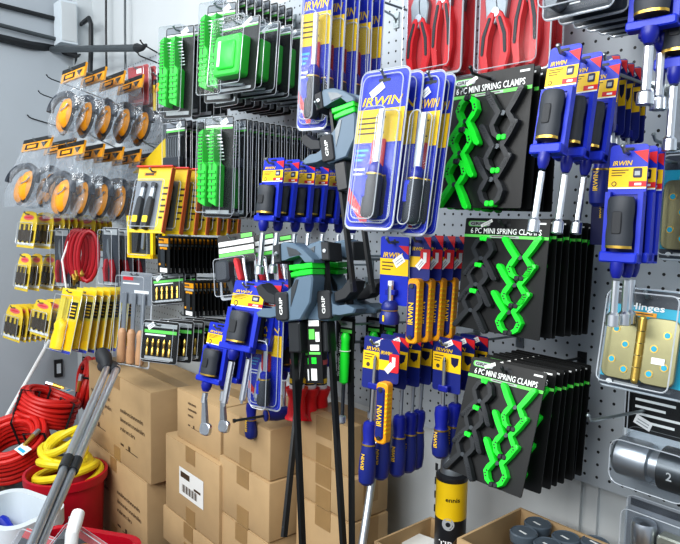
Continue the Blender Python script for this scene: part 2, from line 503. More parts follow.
def make_caulk(W, H):
    r = empty('yellow_tool_pack'); hw = W/2
    c = MB(); c.box(-hw, hw, -.001, .001, -H, 0, 'pale_yellow')
    c.rect(-hw*.9, hw*.9, -H*.16, -H*.03, -.0015, 'label_yellow')
    c.rect(hw*.05, hw*.8, -H*.46, -H*.2, -.0015, 'black_card'); c.rect(-hw*.95, hw*.95, -H*.94, -H*.5, -.0013, 'label_yellow')
    for k in range(4): c.rect(hw*.15, hw*.7, -H*(.25+.05*k)-H*.02, -H*(.25+.05*k), -.002, 'label_yellow')
    c.rect(-hw, hw, -H, -H*.955, -.0015, 'blue_print' if 'blue_print' in MATS else 'sky_print')
    c.build('card', r)
    h = MB(); h.lathe([(.008, -H*.97), (hw*.48, -H*.95), (hw*.5, -H*.8), (hw*.42, -H*.66), (hw*.5, -H*.58), (hw*.4, -H*.53), (.006, -H*.48)], 'bright_yellow', (-hw*.1, -.015, 0), n=12, sy=.6)
    h.build('handle', r)
    b = MB(); b.tube([(-hw*.2, -.013, -H*.54), (-hw*.2, -.013, -H*.14)], .0042, 'pale_yellow', n=8); b.build('shaft', r)
    s = MB(); s.shell(W, -H, -H*.08, .03, m='clear_plastic', flange=.004); s.build('blister', r)
    return r

def make_chisel(W, H):
    r = empty('chisel_set'); hw = W/2
    c = MB(); c.prism(rrect(-hw, hw, -H*.34, 0, .008), -.001, .001, 'header_grey')
    c.rect(-hw*.85, -hw*.2, -H*.09, -H*.055, -.0016, 'label_red'); c.rect(-hw*.85, hw*.2, -H*.13, -H*.115, -.0016, 'white_print')
    c.rect(-hw*.1, hw*.8, -H*.22, -H*.19, -.0016, 'white_print'); euro(c, -H*.03, .8)
    c.build('card', r)
    for i in range(3):
        x = (i-1)*W*.29
        b = MB(); b.prism([(x-.008, -H*.62), (x+.008, -H*.62), (x+.009, -H*.22), (x-.009, -H*.22)], -.012, -.007, 'steel', inset=.0015)
        b.build('blade', r)
        h = MB(); h.lathe([(.008, -H*.97), (.014, -H*.955), (.0155, -H*.86), (.0125, -H*.72), (.0145, -H*.65), (.011, -H*.615), (.007, -H*.60)], 'wood_handle', (x, -.013, 0), n=12)
        h.build('handle', r)
    s = MB(); s.shell(W, -H, -.002, .032, flange=.005); s.build('blister', r)
    return r

def make_brass(W, H):
    r = empty('brass_bit_pack'); hw = W/2
    c = MB(); c.prism(rrect(-hw, hw, -H, 0, .008), -.001, .001, 'black_card')
    c.rect(-hw*.9, hw*.9, -H*.16, -H*.06, -.0016, 'grey_print'); c.rect(-hw*.9, hw*.9, -H*.3, -H*.22, -.0016, 'band_green')
    c.rect(-hw*.85, hw*.3, -H*.36, -H*.32, -.0016, 'white_print'); sticker(c, -hw*.55, -H*.13, W*.2, H*.12, -.002, 35)
    c.rect(-hw*.8, hw*.8, -H*.93, -H*.86, -.0016, 'grey_print')
    c.build('card', r)
    for i in range(5):
        x = -hw*.62+i*hw*.31
        b = MB(); b.lathe([(.0042, -H*.83), (.0046, -H*.68), (.003, -H*.66), (.003, -H*.6), (.0046, -H*.58), (.0046, -H*.5), (.0015, -H*.43)], 'brass', (x, -.007, 0), n=8)
        b.build('brass_bit', r)
    s = MB(); s.shell(W, -H, 0, .016, flange=.006, r=.009); s.build('blister', r)
    return r

def make_blade(W, H):
    r = empty('saw_blade_card'); hw = W/2
    c = MB(); c.box(-hw, hw, -.0012, .0012, -H, 0, 'black_card')
    c.rect(-hw*.8, hw*.8, -H*.2, -H*.06, -.0018, 'amber'); c.rect(-hw*.8, hw*.8, -H*.28, -H*.22, -.0018, 'grey_print')
    c.rect(-hw*.6, hw*.6, -H*.36, -H*.30, -.0018, 'amber'); c.rect(-hw*.6, hw*.6, -H*.98, -H*.86, -.0018, 'white_print')
    c.rect(-hw*.8, hw*.4, -H*.8, -H*.74, -.0018, 'amber'); c.build('card', r)
    b = MB(); b.prism([(-hw*.35, -H*.84), (hw*.35, -H*.84), (hw*.35, -H*.38), (-hw*.1, -H*.34), (-hw*.35, -H*.4)], -.005, -.0025, 'dark_steel'); b.build('blade', r)
    return r

def make_knifepack(W, H):
    r = empty('utility_knife_pack'); hw = W/2
    c = MB(); c.box(-hw, hw, -.0012, .0012, -H*.2, 0, 'card_yellow'); c.box(-hw, hw, -.0012, .0012, -H, -H*.95, 'bright_yellow')
    c.box(hw*.42, hw, -.0012, .0012, -H*.95, -H*.2, 'card_yellow'); c.box(-hw, hw*.42, -.0008, .0012, -H*.95, -H*.2, 'header_grey')
    c.box(-hw, hw, -.014, .0012, -.001, .002, 'label_red')
    c.rect(-hw*.7, hw*.0, -H*.14, -H*.07, -.0018, 'amber'); c.rect(-hw*.6, -hw*.1, -H*.125, -H*.085, -.0021, 'ink')
    lines(c, hw*.5, hw*.9, -H*.3, 6, H*.09, H*.03, -.0018, 'ink')
    c.box(hw-.002, hw+.0006, -.014, .0012, -H, -.004, 'orange_edge')
    c.build('card', r)
    for k in range(2):
        x = -hw*.55+k*hw*.56
        h = MB(); h.prism(ribbon([(x-.002, -H*.92), (x, -H*.72), (x+.003, -H*.5)], [.009, .0105, .008]), -.016, -.003, 'black_rubber', inset=.002)
        h.rect(x-.007, x+.004, -H*.86, -H*.78, -.0163, 'bright_yellow')
        e = h.build('knife_handle', r)
        a = MB(); a.prism(rrect(x-.009, x+.008, -H*.86, -H*.76, .003), -.0175, -.0155, 'bright_yellow'); a.build('grip_band', e)
        b = MB(); b.prism(ribbon([(x+.003, -H*.5), (x+.005, -H*.33)], [.0065, .006]), -.012, -.005, 'steel', inset=.001)
        b.prism(rrect(x-.003, x+.012, -H*.33, -H*.24, .005), -.012, -.005, 'tool_grey'); b.build('blade_nose', r)
    s = MB(); s.shell(W*.97, -H+.004, -H*.17, .022, flange=.006); s.build('blister', r)
    return r

def make_yellow_tool(W, H):
    r = empty('yellow_frame_pack'); hw = W/2
    c = MB()
    for x in (-hw, hw-.012): c.box(x, x+.012, -.01, .001, -H, 0, 'bright_yellow')
    c.box(-hw, hw, -.01, .001, -H, -H+.014, 'bright_yellow'); c.box(-hw, hw, -.004, .001, -.02, 0, 'card_yellow')
    c.box(-hw*.8, hw*.8, -.001, .001, -H*.9, -.015, 'tool_grey'); c.build('card', r)
    t = MB(); t.prism(ribbon([(-hw*.3, -H*.8), (-hw*.2, -H*.45), (0, -H*.2)], [.008, .01, .006]), -.014, -.002, 'black_rubber', inset=.002); t.build('handle', r)
    b = MB(); b.prism(ribbon([(hw*.2, -H*.75), (hw*.35, -H*.25)], [.006, .007]), -.012, -.003, 'steel', inset=.001); b.build('blade', r)
    s = MB(); s.shell(W*.9, -H*.97, -.01, .022, flange=.005); s.build('blister', r)
    return r

def make_square(W, H):
    r = empty('speed_square'); hw = W/2
    c = MB(); c.prism([(-hw, -H), (hw, -H), (hw, 0)], -.0015, .0015, 'card_yellow')
    for k in range(6): c.rect(hw*(.1+.14*k), hw*(.12+.14*k), -H, -H*.9, -.002, 'black_card')
    c.build('plate', r)
    b = MB(); b.box(-hw, hw, -.008, .008, -H-.006, -H, 'bright_yellow'); b.build('fence_edge', r)
    return r

def make_hexset(kind='comb'):
    def f(W, H):
        r = empty('hex_key_pack'); hw = W/2
        c = MB(); c.prism(rrect(-hw, hw, -H, 0, .007), -.001, .001, 'black_card')
        c.rect(-hw*.92, hw*.92, -H*.075, -H*.015, -.0016, 'header_grey'); c.rect(-hw*.92, hw*.92, -H*.105, -H*.085, -.0016, 'white_print')
        c.rect(-hw*.92, hw*.92, -H*.125, -H*.108, -.0016, 'band_green'); sticker(c, hw*.35, -H*.06, W*.26, H*.06, -.002, 30)
        c.rect(-hw*.8, hw*.8, -H*.97, -H*.93, -.0016, 'grey_print'); euro(c, -H*.03, .5)
        c.build('card', r)
        if kind == 'comb':
            for k in range(2):
                x = -hw*.62+k*hw*.75
                g = MB(); g.prism([(x-hw*.22, -H*.86), (x+hw*.30, -H*.9), (x+hw*.34, -H*.5), (x+hw*.12, -H*.46), (x+hw*.06, -H*.14), (x-hw*.24, -H*.17), (x-hw*.26, -H*.5)], -.034, -.003, 'lime_plastic', inset=.002)
                for j in range(9): g.box(x-hw*.22, x+hw*.08, -.0365, -.033, -H*(.2+.034*j)-.002, -H*(.2+.034*j)+.001, 'neon_green')
                g.box(x-hw*.02, x+hw*.03, -.0346, -.033, -H*.84, -H*.2, 'black_plastic')
                for j in range(9): g.box(x-hw*.2, x+hw*.06, -.0345, -.033, -H*(.2+.034*j)+.0012, -H*(.2+.034*j)+.0035, 'black_plastic')
                for j in range(5): g.box(x-hw*.2, x+hw*.28, -.037, -.033, -H*(.56+.06*j)-.004, -H*(.56+.06*j)+.002, 'neon_green')
                g.build('key_holder', r)
                b = MB()
                for j in range(8): b.box(x+hw*.08, x+hw*.42, -.024+.002*j, -.022+.002*j, -H*(.2+.033*j)-.0015, -H*(.2+.033*j)+.0015, 'chrome')
                b.build('hex_keys', r)
        elif kind == 'case':
            g = MB(); g.prism(rrect(-hw*.75, hw*.62, -H*.82, -H*.27, .008), -.035, -.003, 'lime_plastic', inset=.004)
            g.prism(rrect(-hw*.5, hw*.4, -H*.74, -H*.36, .006), -.040, -.034, 'neon_green', inset=.003); g.rect(-hw*.45, -hw*.3, -H*.7, -H*.36, -.0405, 'white_print')  # narrow white strip is a highlight painted on the case
            g.build('key_case', r)
            b = MB(); b.tube([(-hw*.5, -.012, -H*.9), (hw*.6, -.012, -H*.93)], .003, 'steel', n=6); b.build('hex_key', r)
        else:
            b = MB()
            for j in range(7):
                x = -hw*.7+hw*.22*j
                b.tube([(x, -.008, -H*(.86-.03*j)), (x, -.008, -H*.2), (x+.006, -.008, -H*.17), (x+.014, -.008, -H*.17)], .0016+.0002*j, 'grey_steel', n=5)
            b.build('hex_keys', r)
            g = MB(); g.prism(rrect(-hw*.8, hw*.8, -H*.5, -H*.4, .004), -.02, -.003, 'tool_grey', inset=.002); g.build('key_holder', r)
        s = MB(); s.shell(W, -H, 0, .042 if kind != 'plain' else .02, flange=.005, r=.008); s.build('blister', r)
        return r
    return f

def make_gauge(W, H):
    r = empty('hand_tool_pack'); hw = W/2
    c = MB(); c.prism(rrect(-hw, hw, -H*.45, 0, .005), -.001, .001, 'black_card')
    c.rect(-hw*.95, hw*.95, -H*.17, -H*.1, -.0016, 'white_print'); c.rect(-hw*.95, hw*.95, -H*.27, -H*.2, -.0016, 'white_print')
    c.rect(-hw*.95, hw*.95, -H*.33, -H*.28, -.0016, 'band_green'); c.rect(hw*.3, hw*.9, -H*.08, -H*.02, -.0016, 'band_green'); c.build('card', r)
    b = MB(); b.prism(rrect(-hw*.9, -hw*.15, -H*.72, -H*.4, .008), -.03, -.002, 'tool_grey', inset=.005); b.build('head', r)
    g = MB(); g.prism(ribbon([(hw*.1, -H*.42), (hw*.3, -H*.7)], [.006, .005]), -.018, -.004, 'label_red', inset=.002); g.build('red_lever', r)
    h = MB(); h.prism(ribbon([(-hw*.3, -H*.7), (0, -H*.95)], [.009, .006]), -.02, -.004, 'black_rubber', inset=.003); h.build('handle', r)
    w = MB(); w.tube([(hw*.45, -.01, -H*.4), (hw*.6, -.01, -H*.85)], .004, 'chrome', n=8); w.build('jaw', r)
    s = MB(); s.shell(W, -H*.98, -H*.34, .036, flange=.005); s.build('blister', r)
    return r

def holder_parts(r, W, H, red='label_red', dark=False, txt=True):
    hw = W/2; blue = 'royal_blue' if not dark else 'navy_dark'
    c = MB()
    zl = -H*.36
    c.prism(rrect(-hw, hw, -H*.42, 0, .006), -.0015, .0015, blue)
    for s in (-1, 1):
        c.prism([(s*hw, -H*.4), (s*hw*.72, -H*.4), (s*hw*.76, -H), (s*hw, -H)], -.01, .0015, blue)
    c.prism(rrect(-hw, hw, -H, -H*.91, .003), -.019, .0015, blue, inset=.002)
    c.box(-hw*.8, hw*.8, .0005, .0014, -H*.95, -H*.4, 'deep_blue')
    c.rect(-hw, hw, zl, -H*.19, -.0022, 'label_yellow'); c.rect(-hw, hw, zl-H*.012, zl, -.0022, 'white_print')
    if txt: c.text('IRWIN', -hw*.3, -H*.155, W*.52, -.0022, 'label_yellow', h=H*.04, shear=.2)
    c.flat([(hw*.25, -H*.06), (hw, -H*.05), (hw, -H*.16)], -.0022, red)
    c.rect(hw*.1, hw, zl+H*.005, zl+H*.05, -.0025, red); c.rect(hw*.4, hw*.75, zl+H*.016, zl+H*.036, -.0027, 'white_print')
    lines(c, -hw*.85, hw*.1, -H*.21, 3, H*.022, H*.008, -.0025, 'ink')
    c.prism(rrect(hw*.3, hw*.75, -H*.28, -H*.2, .002), -.003, -.002, 'navy_dark'); c.rect(hw*.38, hw*.66, -H*.262, -H*.225, -.0033, 'grey_print')
    ring = [(math.cos(a), math.sin(a)) for a in [2*PI*i/12 for i in range(12)]]
    c.flat([(-hw*.68+hw*.14*x, zl+H*.03+hw*.14*z) for x, z in ring], -.0025, 'ink'); c.flat([(-hw*.68+hw*.09*x, zl+H*.03+hw*.09*z) for x, z in ring], -.0027, 'label_yellow')
    c.flat(rrect(-hw*.28, hw*.28, -H*.05, -H*.025, .004), -.0022, 'black_card')
    return c
def make_nutdriver(shaft=.1, red='label_red', sockets=True, thick=.014):
    def f(W, H):
        r = empty('nut_driver_pack'); hw = W/2
        holder_parts(r, W, H, red).build('holder', r)
        hr = min(W*.36, .027)
        h = MB(); zt, zb = -H*.44, -H*.88; y = -.016
        h.lathe([(hr*.3, zt), (hr*.85, zt-.001), (hr*.98, zt-.006), (hr, (zt*.7+zb*.3)), (hr*.93, (zt*.5+zb*.5)), (hr, (zt*.25+zb*.75)), (hr*.95, zb+.004)], 'dark_grip', (0, y, 0), n=14, sy=.7)
        h.lathe([(hr*.96, zb+.004), (hr*.96, zb)], 'brass', (0, y, 0), n=14, sy=.7)
        g = h.build('handle', r)
        p = MB(); p.prism(rrect(-hr*.35, hr*.35, zb+.02, zt-.022, .003), y-hr*.73, y-hr*.5, 'black_rubber', inset=.001); p.build('grip_pad', g)
        k = MB(); k.lathe([(hr*.48, -H*.995), (hr*.5, -H-.008), (hr*.42, -H-.016), (hr*.28, -H-.022)], 'deep_blue', (0, y, 0), n=12); k.build('collar', r)
        s = MB(); s.tube([(0, y, -H-.026), (0, y, -H-shaft)], hr*.27, 'chrome', n=10); s.build('shaft', r)
        if sockets:
            q = MB(); q.lathe([(hr*.28, -H-shaft+.004), (hr*.46, -H-shaft), (hr*.48, -H-shaft-.016), (hr*.34, -H-shaft-.017), (hr*.32, -H-shaft-.006)], 'chrome', (0, y, 0), n=12)
            q.build('socket', r)
        else:
            q = MB(); q.prism([(-.003, -H-shaft-.008), (.003, -H-shaft-.008), (.004, -H-shaft), (-.004, -H-shaft)], y-.001, y+.001, 'steel'); q.build('blade_tip', r)
        return r
    return f
def make_flexdriver(W, H):
    r = make_nutdriver(.05, sockets=False)(W, H); r.name = 'wrench_pack'
    w = MB(); w.prism(ribbon([(0, -H-.04), (W*.2, -H-.1)], [.006, .01]), -.02, -.012, 'steel', inset=.002)
    w.prism(rrect(W*.05, W*.45, -H-.125, -H-.095, .01), -.021, -.011, 'chrome', inset=.002); w.build('wrench_head', r)
    return r

def make_carddriver(drop=.22, blank=False):
    """blue/yellow card with a long screwdriver hanging point up from it"""
    def f(W, H):
        r = empty('screwdriver_on_card'); hw = W/2
        c = MB(); c.prism(rrect(-hw, hw, -H, 0, .005), -.001, .001, 'navy_handle')
        c.rect(-hw, hw, -H*.62, -H*.28, -.0016, 'label_yellow'); c.text('IRWIN', -hw*.2, -H*.23, W*.6, -.0016, 'label_yellow', h=H*.07, shear=.2)
        c.flat([(hw*.1, -H*.01), (hw, -H*.03), (hw, -H*.2)], -.0016, 'label_red')
        lines(c, -hw*.9, -hw*.2, -H*.33, 3, H*.05, H*.018, -.0019, 'ink')
        c.flat([(hw*.3, -H*.34), (hw*.85, -H*.34), (hw*.8, -H*.46), (hw*.57, -H*.52), (hw*.34, -H*.46)], -.0019, 'navy_dark')
        c.flat([(-hw*.62+hw*.13*math.cos(a), -H*.54+hw*.13*math.sin(a)) for a in [2*PI*i/10 for i in range(10)]], -.0019, 'ink')
        sticker(c, hw*.1, -H*.1, W*.32, H*.1, -.0024, 28)
        c.prism(rrect(-hw*.35, hw*.35, -H*.98, -H*.86, .003), -.014, .001, 'deep_blue', inset=.002); c.build('card', r)
        L = H+drop
        s = MB(); s.tube([(0, -.009, -H*.42), (0, -.009, -L*.58-.005)], .0036, 'steel', n=10)
        s.lathe([(.0005, -H*.33), (.0022, -H*.36), (.0036, -H*.42)], 'dark_steel', (0, -.009, 0), n=8); s.build('shaft', r)
        z0 = -L*.58; z1 = -L
        h = MB(); R = .0165
        h.lathe([(.008, z0+.004), (R*.78, z0), (R*.86, z0-.012), (R*.7, z0-.035), (R*.8, z0-.04)], 'deep_blue', (0, -.012, 0), n=14)
        h.lathe([(R*.86, z0-.040), (R*.86, z0-.043)], 'brass', (0, -.012, 0), n=14)
        h.lathe([(R*.8, z0-.043), (R*1.0, z0-.07), (R*1.05, z0+(z1-z0)*.8), (R*.95, z1+.006), (R*.6, z1)], 'navy_handle', (0, -.012, 0), n=14)
        h.text('IRWIN', .0, z0+(z1-z0)*.6, .03, -.012-R*1.1, 'label_yellow', h=.008, rot=PI/2)
        h.build('handle', r)
        return r
    return f

def make_clamshell(W, H):
    r = empty('screwdriver_clamshell'); hw = W/2
    c = MB(); c.prism(rrect(-hw*.95, hw*.95, -H*.985, -H*.012, .01), -.001, .001, 'royal_blue')
    c.rect(-hw*.95, hw*.95, -H*.46, -H*.25, -.0016, 'label_yellow'); c.text('IRWIN', 0, -H*.2, W*.82, -.0016, 'label_yellow', h=H*.055, shear=.2)
    c.prism(rrect(-hw*.2, hw*.36, -H*.62, -H*.44, .004), -.0024, -.001, 'label_red'); c.rect(-hw*.0, hw*.12, -H*.53, -H*.46, -.0027, 'white_print')
    c.rect(-hw*.2, hw*.2, -H*.66, -H*.62, -.002, 'white_print')
    lines(c, -hw*.85, hw*.3, -H*.3, 4, H*.032, H*.01, -.0019, 'ink'); lines(c, -hw*.85, -hw*.3, -H*.5, 3, H*.03, H*.014, -.0019, 'sky_print'); lines(c, -hw*.85, -hw*.35, -H*.62, 2, H*.03, H*.012, -.0019, 'white_print')
    c.flat([(-hw*.95, -H*.82), (-hw*.95, -H*.74), (-hw*.05, -H*.93), (-hw*.05, -H*.96), (-hw*.3, -H*.96)], -.002, 'label_red')
    c.text('NO. 1', -hw*.52, -H*.885, W*.26, -.0024, 'white_print', h=H*.02, rot=-.5)
    sticker(c, -hw*.25, -H*.13, W*.3, H*.05, -.0022, 35); euro(c, -H*.07, .9)
    c.build('card', r)
    s = MB(); s.tube([(hw*.3, -.018, -H*.28), (hw*.3, -.018, -H*.62)], .0055, 'chrome', n=10)
    s.lathe([(.006, -H*.6), (.011, -H*.62), (.0125, -H*.66), (.009, -H*.7)], 'deep_blue', (hw*.3, -.018, 0), n=12); s.build('shaft', r)
    h = MB(); R = .0155
    h.lathe([(R*.75, -H*.67), (R*.9, -H*.672), (R*.92, -H*.68)], 'brass', (hw*.3, -.02, 0), n=14)
    h.lathe([(R*.9, -H*.68), (R*1.02, -H*.72), (R, -H*.84), (R*1.02, -H*.91), (R*.85, -H*.935), (R*.4, -H*.94)], 'dark_grip', (hw*.3, -.02, 0), n=14)
    h.prism(rrect(hw*.3-R*.75, hw*.3-R*.05, -H*.82, -H*.69, .003), -.02-R*.98, -.02, 'royal_blue', inset=.001)
    h.build('handle', r)
    b = MB(); b.shell(W, -H, 0, .006, flange=.006, r=.014)
    b.shell(W*.55, -H*.98, -H*.26, .042, flange=.003, r=.012, x=hw*.32)
    b.build('blister', r)
    return r

def clamp_mesh(col, tip):
    m = MB(); ar = []
    for s in (-1, 1):
        pts = [(s*.026, .036), (s*.0165, .020), (s*.006, .004), (s*.0125, -.006), (s*.0165, -.014), (s*.0115, -.027), (s*.005, -.032)]
        m.prism(ribbon(pts, [.0044, .0047, .0046, .0042, .0041, .0040, .0034]), -.0125+s*.0012, -.002+s*.0012, col, inset=.0012)
        for k in (.25, .5, .75):
            x = s*(.0125+.0035*(1-abs(k-.5)*2)); z = -.008-.018*k
            m.flat([(x+.0016*math.cos(a), z+.0016*math.sin(a)) for a in [2*PI*i/8 for i in range(8)]], -.0129+s*.0012, 'black_rubber' if col == 'neon_green' else 'black_plastic')
        for k in range(5):
            x = s*(.0242-.0022*k); z = .033-.0036*k
            m.box(x-.003, x+.003, -.0131+s*.0012, -.012+s*.0012, z-.0006, z+.0006, col)
    m.lathe([(.004, -.012), (.004, .0)], 'dark_steel', (0, 0, .003), axis='Y', n=8)
    t = MB()
    for s in (-1, 1): t.prism(rrect(s*.0032-.0034, s*.0032+.0034, -.037, -.0285, .0026), -.0145+s*.001, -.001, tip, inset=.001)
    return m, t
def make_clampcard(kind):
    def f(W, H):
        r = empty('spring_clamp_card'); hw = W/2; k = W/.125
        c = MB(); c.prism(rrect(-hw, hw, -H, 0, .003), -.001, .001, 'black_card')
        c.text('6 PC MINI SPRING CLAMPS', 0, -H*.112, W*.84, -.0018, 'white_print', h=H*.05, bold=.014)
        c.rect(-hw, hw, -H*.172, -H*.147, -.0016, 'band_green'); c.rect(-hw*.35, hw*.35, -H*.170, -H*.15, -.0019, 'grey_print')
        lines(c, -hw*.3, hw*.3, -H*.156, 1, .01, H*.006, -.0021, 'ink')
        c.flat(rrect(-hw*.92, -hw*.42, -H*.075, -H*.025, .005), -.0016, 'band_green'); c.flat(rrect(-hw*.88, -hw*.36, -H*.07, -H*.03, .005), -.0019, 'grey_print')
        c.text('GRIP', -hw*.68, -H*.05, hw*.34, -.0021, 'black_card', h=H*.026, bold=.03)
        sticker(c, -hw*.45, -H*.045, W*.15, H*.03, -.0022, 25); c.rect(hw*.7, hw*.92, -H*.045, -H*.03, -.0016, 'white_print'); euro(c, -H*.055, .8, m='black_rubber')
        c.build('card', r)
        for colm in range(2):
            for j in range(3):
                green = (colm == 1) == (kind == 'black_left')
                up = colm == 0                         # left column is turned jaws up
                a, t = clamp_mesh('neon_green' if green else 'black_plastic', 'black_plastic' if green else 'neon_green')
                s = .365*H/.075; sx_ = .45*W/.0615; cx = (-.5 if colm == 0 else .42)*hw + (1-j)*hw*.07; cz = -H*(.345+.235*j)
                ang = (PI if up else 0)
                for q in (a, t): q.v = [Matrix.Translation((cx, 0, cz)) @ Matrix.Rotation(ang+(.05 if up else -.05), 4, 'Y') @ Matrix.Diagonal((sx_, s, s, 1)) @ v for v in q.v]
                o = a.build('spring_clamp', r); o['label'] = ('green spring clamp' if green else 'black spring clamp')
                t.build('jaw_pad', o)
        return r
    return f

def make_pliers(W, H, two=True):
    r = empty('pliers_pack'); hw = W/2
    c = MB(); c.prism(rrect(-hw*.97, hw*.97, -H*.985, -H*.01, .008), -.001, .001, 'card_red')
    for k in range(4): c.rect(-hw*.85, hw*.0, -H*(.3+.02*k)-.003, -H*(.3+.02*k), -.0017, 'white_print')
    c.rect(-hw*.8, hw*.8, -H*.16, -H*.05, -.0017, 'grey_print'); c.build('card', r)
    def plier(cx, zt, zb, s, wide):
        mid = zt+(zb-zt)*.38
        j = MB()
        for g in (-1, 1): j.prism(ribbon([(cx+g*.003*s, zt), (cx+g*.010*s, zt+(mid-zt)*.5), (cx+g*.006*s, mid-.004)], [.004*s, .010*s, .011*s]), -.014+g*.001, -.003+g*.001, 'grey_steel', inset=.002)
        j.lathe([(.007*s, -.0165), (.007*s, -.002)], 'steel', (cx, 0, mid+.006), axis='Y', n=12); o = j.build('pliers_head', r)
        h = MB()
        for g in (-1, 1):
            h.prism(ribbon([(cx+g*.006*s, mid), (cx+g*wide*.9, mid+(zb-mid)*.35), (cx+g*wide, mid+(zb-mid)*.7), (cx+g*wide*.7, zb)], [.007*s, .0085*s, .008*s, .007*s]), -.017+g*.001, -.002+g*.001, 'plier_red', inset=.003)
            h.prism(ribbon([(cx+g*(.006*s+.003), mid-.006), (cx+g*(wide*.9), mid+(zb-mid)*.36), (cx+g*wide, mid+(zb-mid)*.68)], [.003, .0036, .003]), -.0185+g*.001, -.016+g*.001, 'black_rubber')
        h.build('pliers_grips', r)
    plier(-hw*.4, -H*.42, -H*.97, W/.13*1.05, hw*.32)
    plier(hw*.45, -H*.30, -H*.95, W/.13*.95, hw*.26)
    s = MB(); s.shell(W, -H, 0, .028, flange=.006, r=.01); s.build('blister', r)
    return r

def make_clearbox(W, H):
    r = empty('clear_blister_pack'); hw = W/2
    c = MB(); c.prism(rrect(-hw*.96, hw*.96, -H*.97, -H*.02, .006), -.001, .001, 'header_dark'); c.rect(-hw*.85, hw*.85, -H*.94, -H*.8, -.0016, 'tool_grey'); c.rect(-hw*.2, hw*.1, -H*.85, -H*.83, -.002, 'white_print'); c.build('card', r)
    t = MB(); t.prism(rrect(-hw*.7, hw*.6, -H*.72, -H*.3, .01), -.022, -.002, 'tool_grey', inset=.004); t.lathe([(.01, -.03), (.012, -.004)], 'dark_steel', (-hw*.45, 0, -H*.82), axis='Y', n=12); t.build('tool_body', r)
    s = MB(); s.shell(W, -H, 0, .034, flange=.008, r=.012); s.build('blister', r)
    return r

def make_foldknife(W, H):
    r = empty('folding_saw_on_card'); hw = W/2
    c = MB(); c.prism(rrect(-hw, hw*1.1, -H*.42, 0, .006), -.001, .001, 'navy_handle')
    c.rect(-hw, hw*1.1, -H*.3, -H*.2, -.0016, 'label_yellow'); c.prism(rrect(hw*.1, hw*1.1, -H*.31, -H*.13, .003), -.0024, -.001, 'label_red'); c.rect(hw*.4, hw*.75, -H*.25, -H*.16, -.0028, 'white_print')
    c.flat([(hw*.2, 0), (hw*1.1, 0), (hw*1.1, -H*.12)], -.0016, 'label_red'); sticker(c, hw*.15, -H*.27, W*.5, H*.06, -.003, 50)
    c.text('IRWIN', -hw*.25, -H*.13, W*.6, -.0016, 'label_yellow', h=H*.035, shear=.2); c.build('card', r)
    k = MB(); y0, y1 = -.024, -.002
    k.prism(rrect(-hw*.6, hw*.6, -H, -H*.4, .008), y0+.003, y1, 'amber', inset=.002)
    k.prism(rrect(-hw*.5, hw*.36, -H*.955, -H*.445, .006), y0, y1, 'navy_handle', inset=.002)
    k.text('IRWIN', -hw*.05, -H*.72, H*.2, y0-.0008, 'label_yellow', h=W*.26, rot=PI/2)
    for j in range(10): k.box(hw*.44, hw*.62, y0+.0015, y1-.004, -H*(.5+.042*j)-.0018, -H*(.5+.042*j)+.0012, 'label_yellow')
    for z in (-H*.47, -H*.94): k.lathe([(.004, y0-.002), (.005, y0+.003)], 'dark_steel', (-hw*.05, 0, z), axis='Y', n=10)
    k.build('folded_saw', r)
    return r

def make_smallcard(W, H):
    r = empty('stubby_driver_pack'); hw = W/2
    c = MB(); c.prism(rrect(-hw, hw, -H*.78, 0, .005), -.001, .001, 'royal_blue')
    c.rect(-hw, hw, -H*.44, -H*.25, -.0016, 'label_yellow'); c.text('IRWIN', -hw*.1, -H*.21, W*.7, -.0016, 'label_yellow', h=H*.06, shear=.2)
    c.flat([(hw*.3, -H*.1), (hw, -H*.1), (hw, -H*.2)], -.0016, 'label_red'); sticker(c, hw*.35, -H*.27, W*.38, H*.1, -.002, 35); euro(c, -H*.06, .7)
    lines(c, -hw*.85, hw*.2, -H*.29, 3, H*.04, H*.014, -.0019, 'ink'); c.prism(rrect(-hw*.35, hw*.35, -H*.66, -H*.6, .002), -.014, 0, 'deep_blue', inset=.001); c.build('card', r)
    s = MB(); s.tube([(0, -.01, -H*.55), (0, -.01, -H*.78)], .0055, 'chrome', n=8); s.box(-.004, .004, -.014, -.006, -H*.56, -H*.5, 'white_print'); s.build('bit', r)
    h = MB(); h.lathe([(.009, -H*.72), (.014, -H*.75), (.017, -H*.8), (.0155, -H*.84), (.02, -H*.9), (.0195, -H*.985), (.01, -H)], 'navy_handle', (0, -.012, 0), n=14); h.lathe([(.0168, -H*.826), (.0168, -H*.835)], 'brass', (0, -.012, 0), n=14)
    h.rect(-.002, .002, -H*.95, -H*.88, -.0325, 'label_yellow'); h.build('handle', r)
    return r

def make_navycard(W, H):
    r = empty('navy_tool_card'); hw = W/2
    c = MB(); c.prism(rrect(-hw, hw, -H, 0, .004), -.002, .002, 'navy_dark'); c.text('IRWIN', hw*.1, -H*.55, H*.2, -.0028, 'label_yellow', h=W*.1, rot=PI/2); c.rect(-hw, hw, -H*.3, -H*.285, -.0026, 'brass'); c.build('card', r)
    h = MB(); h.lathe([(hw*.5, -H*.98), (hw*.62, -H*.9), (hw*.55, -H*.4), (hw*.6, -H*.32), (hw*.4, -H*.05)], 'navy_handle', (hw*.1, hw*.75, 0), n=12); h.build('handle', r)
    return r

